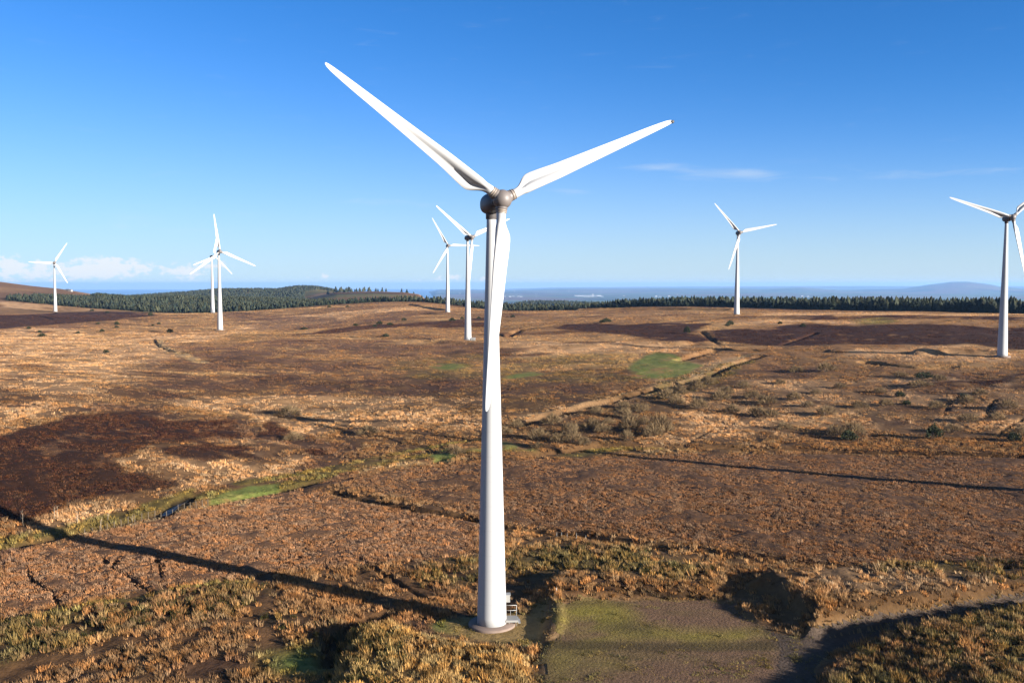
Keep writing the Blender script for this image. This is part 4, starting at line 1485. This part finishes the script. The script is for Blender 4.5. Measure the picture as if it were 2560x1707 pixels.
def plants():
    SH = [shrub_mesh(k) for k in range(5)]
    GO = [shrub_mesh(20 + k, True) for k in range(3)]

    def place(name, me, u, v, w, h, label, cat, group):
        q = survey([(u, v)])[0]
        x, y = float(q[0]), float(q[1])
        r = bpy.data.objects.new(name, None)
        COL.objects.link(r)
        r.location = (x, y, float(ground_h(np.array([x]), np.array([y]))[0]) - .05)
        r.rotation_euler = (0, 0, random.uniform(0, 6.28))
        r.scale = (w, w, h)
        link('crown', me[0], r); link('stems', me[1], r)
        tag(r, label, cat, group)
    grey = [(1290, 1070, 1.6, 1.5), (1262, 1085, 1.4, 1.4), (1380, 1062, 2.0, 2.0), (1345, 1098, 1.8, 2.0), (1425, 1085, 1.7, 2.2), (1432, 1103, 1.6, 2.0),
            (1395, 1105, 1.5, 1.6), (1480, 1072, 1.8, 2.0), (1505, 1080, 1.6, 1.6), (1560, 1046, 1.8, 2.0), (1575, 1078, 2.2, 3.0), (1568, 1102, 1.2, 1.8),
            (1650, 1083, 2.4, 3.2), (1630, 1090, 2.0, 2.2), (1600, 1030, 1.8, 1.8), (1560, 1022, 1.6, 1.6), (1490, 1035, 1.5, 1.5), (1670, 1000, 2.0, 2.2),
            (1690, 1012, 1.8, 1.8), (1740, 975, 1.8, 2.4), (1745, 1020, 1.9, 2.2), (1770, 960, 1.7, 2.0), (1800, 1000, 2.0, 2.0), (1815, 985, 1.8, 1.8),
            (1700, 985, 1.6, 1.8), (1860, 970, 1.6, 1.7), (1880, 995, 1.9, 1.7), (1915, 1010, 2.2, 1.8), (1895, 1040, 2.0, 1.8), (1930, 1045, 1.6, 1.6),
            (1830, 1030, 1.6, 1.6), (1985, 1000, 1.6, 1.6), (2065, 928, 2.4, 2.2), (1990, 930, 1.8, 1.6), (2065, 1040, 1.7, 1.9), (2130, 1085, 2.2, 2.2),
            (2090, 1090, 1.8, 2.0), (2300, 965, 2.6, 1.4), (2150, 1020, 1.6, 1.4), (2215, 1015, 1.5, 1.4), (2340, 1020, 1.8, 1.5), (2420, 1005, 1.6, 1.6),
            (2520, 1020, 1.9, 1.9), (2490, 1050, 1.7, 1.5), (2420, 1055, 1.8, 1.6), (2550, 1090, 1.6, 1.6), (2350, 950, 1.6, 1.3), (2450, 985, 1.5, 1.3),
            (2250, 940, 1.7, 1.2), (1960, 1075, 1.5, 1.3), (1520, 1060, 1.3, 1.2), (1460, 1110, 1.2, 1.2), (1345, 1120, 1.2, 1.0), (1610, 1060, 1.3, 1.2),
            (2020, 1020, 1.3, 1.2), (2200, 980, 1.4, 1.2), (2100, 970, 1.4, 1.2), (1950, 960, 1.4, 1.2), (2380, 1080, 1.6, 1.5), (2040, 985, 1.2, 1.1)]
    for i, (u, v, w, h) in enumerate(grey):
        place('leafless_shrub', SH[i % 5], u, v, w * 1.05, h, 'grey leafless shrub in the scrub beyond the stream, right of the foreground tower', 'shrub', 'leafless shrubs in the scrub')
    place('leafless_shrub', SH[0], 918, 1088, 2.0, 1.6, 'grey rounded shrub alone in brown grass beside the thin shadow, left of the tower', 'shrub', None)
    place('leafless_shrub', SH[1], 735, 1103, 1.7, 1.4, 'small grey shrub low in the pale grass below the tip of the long shadow', 'shrub', None)
    place('leafless_shrub', SH[2], 722, 1040, 2.6, 2.0, 'grey shrub standing at the dark tip of the long shadow', 'shrub', None)
    place('leafless_shrub', SH[3], 1140, 1136, 1.7, 1.3, 'grey-green shrub beside the green stream bank, just left of the tower', 'shrub', None)
    for i, (u, v, w, h, lb) in enumerate([(2120, 1099, 1.5, 1.9, 'dark green bush, leftmost of three along the orange bracken strip'),
                                          (2334, 1098, 1.5, 2.6, 'tallest dark bush casting a long shadow on the orange bracken strip'),
                                          (2535, 1103, 1.3, 1.5, 'dark bush nearest the right edge in the orange bracken strip'),
                                          (2410, 998, 1.4, 1.4, 'round green bush beside a short curved ditch in the scrub'),
                                          (2250, 990, 1.2, 1.3, 'small dark bush in the middle of the pale scrub'),
                                          (2265, 1012, 1.2, 1.1, 'small green bush just below another in the pale scrub'),
                                          (2310, 944, 2.4, 1.5, 'wide dark bush near the far end of the scrub')]):
        place('evergreen_bush', GO[i % 3], u, v, w, h, lb, 'bush', 'dark bushes in the scrub')
    far = [(1516, 806, 3.6, 2.6), (1506, 807, 2.4, 1.8), (1282, 795, 2.2, 1.8), (1825, 812, 2.4, 2.6), (1818, 816, 1.6, 1.6), (1718, 832, 2.2, 3.4), (2008, 817, 2.0, 1.8),
           (1950, 812, 1.6, 1.6), (292, 813, 2.0, 2.6), (291, 820, 2.0, 1.4), (255, 830, 1.8, 2.0), (425, 833, 2.6, 2.4), (105, 841, 2.6, 1.8), (99, 833, 1.4, 1.6),
           (72, 824, 1.8, 1.6), (195, 834, 1.6, 1.4), (245, 812, 1.6, 1.6), (397, 812, 1.6, 1.6), (376, 789, 2.6, 3.2), (230, 778, 3.0, 2.0), (268, 783, 3.0, 1.8),
           (823, 769, 2.4, 1.9), (869, 769, 2.4, 1.6), (1010, 802, 2.4, 2.0), (949, 812, 2.6, 2.2), (975, 814, 2.6, 1.8), (889, 816, 2.4, 1.6), (1130, 804, 2.8, 2.4),
           (1155, 799, 1.8, 1.8), (1197, 798, 1.8, 1.8), (964, 843, 2.4, 1.8), (760, 824, 3.0, 1.6), (937, 818, 1.8, 1.6), (265, 882, 1.6, 1.4), (382, 815, 1.4, 1.2)]
    for i, (u, v, w, h) in enumerate(far):
        side = 'left of the foreground tower' if u < 1200 else 'right of the foreground tower'
        place('evergreen_bush', GO[i % 3], u, v, w * .62, h * .75, 'small dark bush dotted on the distant brown moor, ' + side, 'bush', 'dark bushes dotted on the moor, ' + side)
    # pale bare saplings by the stream
    for u, v, h in ((58, 1312, 2.3), (136, 1298, 1.9), (143, 1297, 2.0), (193, 1310, 2.0), (52, 1300, 1.6), (253, 1312, 1.7), (270, 1300, 1.3), (330, 1296, 1.6)):
        q = survey([(u, v)])[0]
        x, y = float(q[0]), float(q[1])
        r = bpy.data.objects.new('bare_sapling', None)
        COL.objects.link(r)
        r.location = (x, y, float(ground_h(np.array([x]), np.array([y]))[0]) - .1)
        MB().tube((0, 0, 0), (random.uniform(-.1, .1), random.uniform(-.1, .1), h), .035, .012, 6).build('trunk', M_WHITE if h > 9 else M_SAP, r)
        mb = MB()
        for k in range(9):
            z0 = h * random.uniform(.35, .95)
            a = random.uniform(0, 6.28)
            l = random.uniform(.25, .6)
            mb.tube((0, 0, z0), (l * .5 * math.cos(a), l * .5 * math.sin(a), z0 + l), .014, .004, 4)
        mb.build('branches', M_SAP, r)
        tag(r, 'thin pale bare sapling in the straw grass by the stream, near the left edge', 'sapling', 'bare saplings by the stream')


M_SAP = painted('pale_bark', (.30, .24, .17), .85, .3, (.16, .13, .1, 1), 4, .1, (1, 1, .3))
plants()


# ------------------------------------------------------------------ conifer plantation
def conifer(seed, n_tier=11):
    r = np.random.default_rng(seed)
    V, C = [], []
    base = A3(.022, .027, .015)
    for k in range(n_tier):
        t = k / (n_tier - 1)
        z = .10 + .84 * t
        rad = (.25 * (1 - t) ** .62 + .02) * r.uniform(.85, 1.12)
        nb = max(5, int(13 * (1 - t) + 4))
        a0 = r.uniform(0, 6.28)
        for j in range(nb):
            a = a0 + j * 2 * math.pi / nb + r.normal(0, .15)
            l = rad * r.uniform(.7, 1.2)
            d = np.array([math.cos(a), math.sin(a), 0])
            s = np.array([-math.sin(a), math.cos(a), 0])
            root = np.array([0, 0, z + .035 * r.uniform(.5, 1.2)])
            tip = d * l + np.array([0, 0, z - .035 * r.uniform(.4, 1.6)])
            mid = (root + tip) / 2 + np.array([0, 0, .012])
            w = l * r.uniform(.30, .5)
            c = base * r.uniform(.6, 1.5) * (1 + .0 * t)
            V += [[root, mid + s * w, tip], [root, tip, mid - s * w], [mid + s * w, tip + s * w * .6 - d * l * .15 - [0, 0, .03], tip],
                  [mid - s * w, tip, tip - s * w * .6 - d * l * .15 - [0, 0, .03]]]
            C += [c, c * .9, c * 1.1, c]
    top = np.array([0, 0, 1.0])
    for j in range(4):
        a = j * 1.57
        V.append([np.array([.02 * math.cos(a), .02 * math.sin(a), .9]), np.array([.02 * math.cos(a + 1.57), .02 * math.sin(a + 1.57), .9]), top])
        C.append(base)
    crown = tris_mesh('crown', np.array(V, float), np.array(C), [M_LEAF])
    trunk = MB().lathe([(.016, -.06), (.014, .3), (.006, .9)], 7).mesh('trunk', M_BARK)
    return crown, trunk


def plantation():
    kinds = [conifer(300 + k) for k in range(7)]
    tf = np.array(TREE_FRONT)
    g = np.random.default_rng(5)
    # front row in view: one object per tree
    us = []
    u = 20.0
    while u < 2600 and len(us) < 299:
        d = np.interp(u, tf[:, 0], tf[:, 2])
        us.append(u)
        u += (2600 - 20) / 298 * (d / 720) ** -.6 * .985 * g.uniform(.6, 1.4)
    for i, u in enumerate(us):
        d = np.interp(u, tf[:, 0], tf[:, 2]) + g.uniform(0, 5)
        dx, dy, dz = dirs(u, 780)
        h_ = np.hypot(dx, dy)
        x, y = dx / h_ * d, dy / h_ * d
        big = np.interp(u, [0, 600, 1000, 1250, 1600, 1900, 2050, 2100, 2600], [4.4, 4.2, 4.2, 4.4, 5.4, 6.0, 6.9, 7.3, 7.5])
        hh = big * g.uniform(.6, 1.08)
        if 2040 < u < 2110 and i % 3 == 0:
            hh *= 1.22
        root = bpy.data.objects.new('conifer_tree', None)
        COL.objects.link(root)
        root.location = (x, y, float(ground_h(np.array([x]), np.array([y]))[0]) - .2)
        root.rotation_euler = (0, 0, g.uniform(0, 6.28))
        root.scale = (hh * g.uniform(1.0, 1.7),) * 2 + (hh,)
        cr, tr = kinds[i % 7]
        link('crown', cr, root); link('trunk', tr, root)
        side = 'left of the foreground tower' if u < 1240 else 'right of the foreground tower'
        tag(root, 'dark green conifer in the front row of the plantation edge, ' + side, 'tree', 'conifers along the plantation edge, ' + side)

    # everything behind the front row
    def mass(name, X, Y, Hh, label):
        Z = ground_h(X, Y) - .3
        N = len(X)
        n = 7
        a = np.linspace(0, 2 * math.pi, n + 1)[:-1][None] + g.uniform(0, 6.28, (N, 1))
        tri, col = [], []
        base = A3(.026, .030, .018)
        cN = base * g.uniform(.55, 1.5, (N, 1)) * np.array([1, 1, 1]) + g.normal(0, .006, (N, 1)) * np.array([1, .6, 0])
        for z0, z1, r0 in ((.08, .66, .36), (.36, .88, .27), (.64, 1.0, .16)):
            rr = Hh[:, None] * r0 * g.uniform(.65, 1.3, (N, n))
            zz = Z[:, None] + Hh[:, None] * (z0 + g.uniform(-.05, .05, (N, n)))
            bx, by = X[:, None] + rr * np.cos(a), Y[:, None] + rr * np.sin(a)
            B = np.stack([bx, by, zz], -1)
            T = np.stack([X + Hh * .0, Y, Z + Hh * z1], -1)[:, None].repeat(n, 1)
            tri.append(np.stack([B, np.roll(B, -1, 1), T], 2).reshape(-1, 3, 3))
            col.append(np.repeat(np.clip(cN, .008, .2), n, 0) * g.uniform(.75, 1.3, (N * n, 1)))
        o = link(name, tris_mesh(name, np.concatenate(tri), np.concatenate(col), [M_LEAF]))
        tag(o, label, 'forest', kind='stuff')

    def fill(u0, u1, f0, f1, step, hfun, keep=None):
        """trees between two distances over a range of bearings"""
        a0, a1 = px_dir(u0, 750)[0], px_dir(u1, 750)[0]
        dm = 1200
        N = int((a1 - a0) * 3.2e6 / 2 / step ** 2)
        a = g.uniform(a0, a1, N)
        r = np.sqrt(g.uniform(400 ** 2, 2600 ** 2, N))
        u = u_of_az(a)
        k = (r > f0(u)) & (r < f1(u))
        a, r, u = a[k], r[k], u[k]
        X, Y = r * np.sin(a), r * np.cos(a)
        if keep is not None:
            q = keep(X, Y, u, r)
            X, Y, u, r = X[q], Y[q], u[q], r[q]
        return X, Y, hfun(u, r) * g.uniform(.55, 1.2, len(X)) * (1 + .18 * fbm(X, Y, 40, 3, 805))
    ed = lambda u: np.interp(u, tf[:, 0], tf[:, 2])
    # left plantation filling the valley up to its ridge
    X, Y, Hh = fill(15, 720, lambda u: ed(u) + 4, lambda u: np.interp(u, [15, 100, 218, 239, 600, 720], [1090, 1180, 1300, 1380, 1400, 1300]), 2.6, lambda u, r: 4.8 + 0 * u)
    X2, Y2, H2 = fill(600, 1260, lambda u: ed(u) + 3, lambda u: ed(u) + np.interp(u, [600, 760, 850, 1100, 1260], [250, 160, 45, 40, 60]), 2.6, lambda u, r: np.interp(u, [600, 1250], [4.4, 4.6]))
    # hill behind, with a cleared patch
    X3, Y3, H3 = fill(330, 850, lambda u: 1560 + 0 * u, lambda u: 2380 + 0 * u, 4.0, lambda u, r: 7 + 0 * u,
                      lambda x, y, u, r: ~((fbm(x, y, 220, 3, 801) > .10) & (u > 520) & (u < 700) & (r > 1950)) & ~((u > 760) & (r < 2050 + 2 * (u - 760))))
    X4, Y4, H4 = fill(820, 1060, lambda u: 1560 + 0 * u, lambda u: 1800 + 0 * u, 10, lambda u, r: np.interp(u, [820, 940, 1060], [10, 8, 7]),
                      lambda x, y, u, r: (np.abs(r - 1745) < np.interp(u, [820, 930, 960], [60, 30, 14])) & (g.uniform(0, 1, len(x)) < np.interp(u, [820, 930, 1000, 1060], [1, .9, .5, .4])))
    XX, YY, HH = [np.concatenate(q) for q in ((X, X2, X3, X4), (Y, Y2, Y3, Y4), (Hh, H2, H3, H4))]
    mass('forest', XX, YY, HH, 'dark conifer plantation filling the valley and hills on the left')
    X, Y, Hh = fill(1240, 2680, lambda u: ed(u) + 4, lambda u: ed(u) + 60, 2.2, lambda u, r: np.interp(u, [1250, 1600, 1900, 2100, 2600], [5.2, 6.2, 6.8, 7.6, 8.0]))
    X2, Y2, H2 = fill(1245, 1580, lambda u: 2150 + 0 * u, lambda u: 2480 + 0 * u, 5.5, lambda u, r: 10 + 0 * u)
    mass('forest', np.concatenate([X, X2]), np.concatenate([Y, Y2]), np.concatenate([Hh, H2]), 'straight dark belt of conifers behind the front row on the right')


plantation()


# ------------------------------------------------------------------ far buildings
def shed(name, u, d, L, W, h, label, cat, group):
    dx, dy, dz = dirs(u, 740)
    q = np.hypot(dx, dy)
    x, y = dx / q * d, dy / q * d
    mb = MB()
    mb.box((0, 0, h / 2 - 1), (L, W, h + 2))
    o = mb.build(name, M_WHITE)
    o.location = (x, y, float(ground_h(np.array([x]), np.array([y]))[0]))
    o.rotation_euler = (0, 0, random.uniform(-.4, .4))
    r = MB()
    a, b, t = L / 2 + .4, W / 2 + .4, h * .35
    r.add([(-a, -b, h), (a, -b, h), (a, b, h), (-a, b, h), (-a, 0, h + t), (a, 0, h + t)],
          [(0, 1, 5, 4), (2, 3, 4, 5), (1, 2, 5), (3, 0, 4), (3, 2, 1, 0)])
    r.build('roof', M_WHITE if cat == 'warehouse' else M_ROOF, o)
    tag(o, label, cat, group)


for u, d, L, h in ((1455, 13800, 150, 9), (1470, 13500, 120, 14), (1485, 13600, 90, 16), (1482, 13200, 26, 34), (1497, 13900, 60, 10), (1462, 14300, 200, 8), (1440, 14000, 50, 9), (1505, 13300, 40, 9)):
    shed('warehouse', u, d, L, 45, h, 'tiny pale factory building in the cluster far out on the lowland', 'warehouse', 'pale factory buildings on the lowland')
for u, d in ((1262, 13000), (1275, 12900), (1283, 13100), (1296, 13050), (1303, 12800), (1640, 13200), (1650, 13000), (1672, 13300), (2005, 14000), (2020, 13700), (1560, 13900), (1150, 16000)):
    shed('farmhouse', u, d, 34, 16, 9, 'tiny white house far out on the lowland', 'house', 'white houses on the lowland')
for u, d in ((170, 1660), (176, 1655)):
    shed('farmhouse', u, d, 6, 4, 2.2, 'small white farm building on the brown hillside beyond the plantation, far left', 'house', 'white farm buildings on the hillside')


# ------------------------------------------------------------------ air
def build_haze():
    m = bpy.data.materials.new('haze')
    m.use_nodes = True
    m.node_tree.nodes.clear()
    t = NT(m.node_tree)
    out = t.n('ShaderNodeOutputMaterial')
    v = t.n('ShaderNodeVolumePrincipled')
    v.inputs['Color'].default_value = (.28, .51, .88, 1)
    v.inputs['Density'].default_value = 4.2e-5
    v.inputs['Anisotropy'].default_value = .1
    t.t.links.new(v.outputs[0], out.inputs['Volume'])
    zb, zt, s = -260.0, 86.0, 37000.0
    o = MB().box((0, 0, (zb + zt) / 2), (2 * s, 2 * s, zt - zb)).build('haze', m)
    tag(o, 'thin blue haze over the lowland', kind='stuff')


build_haze()
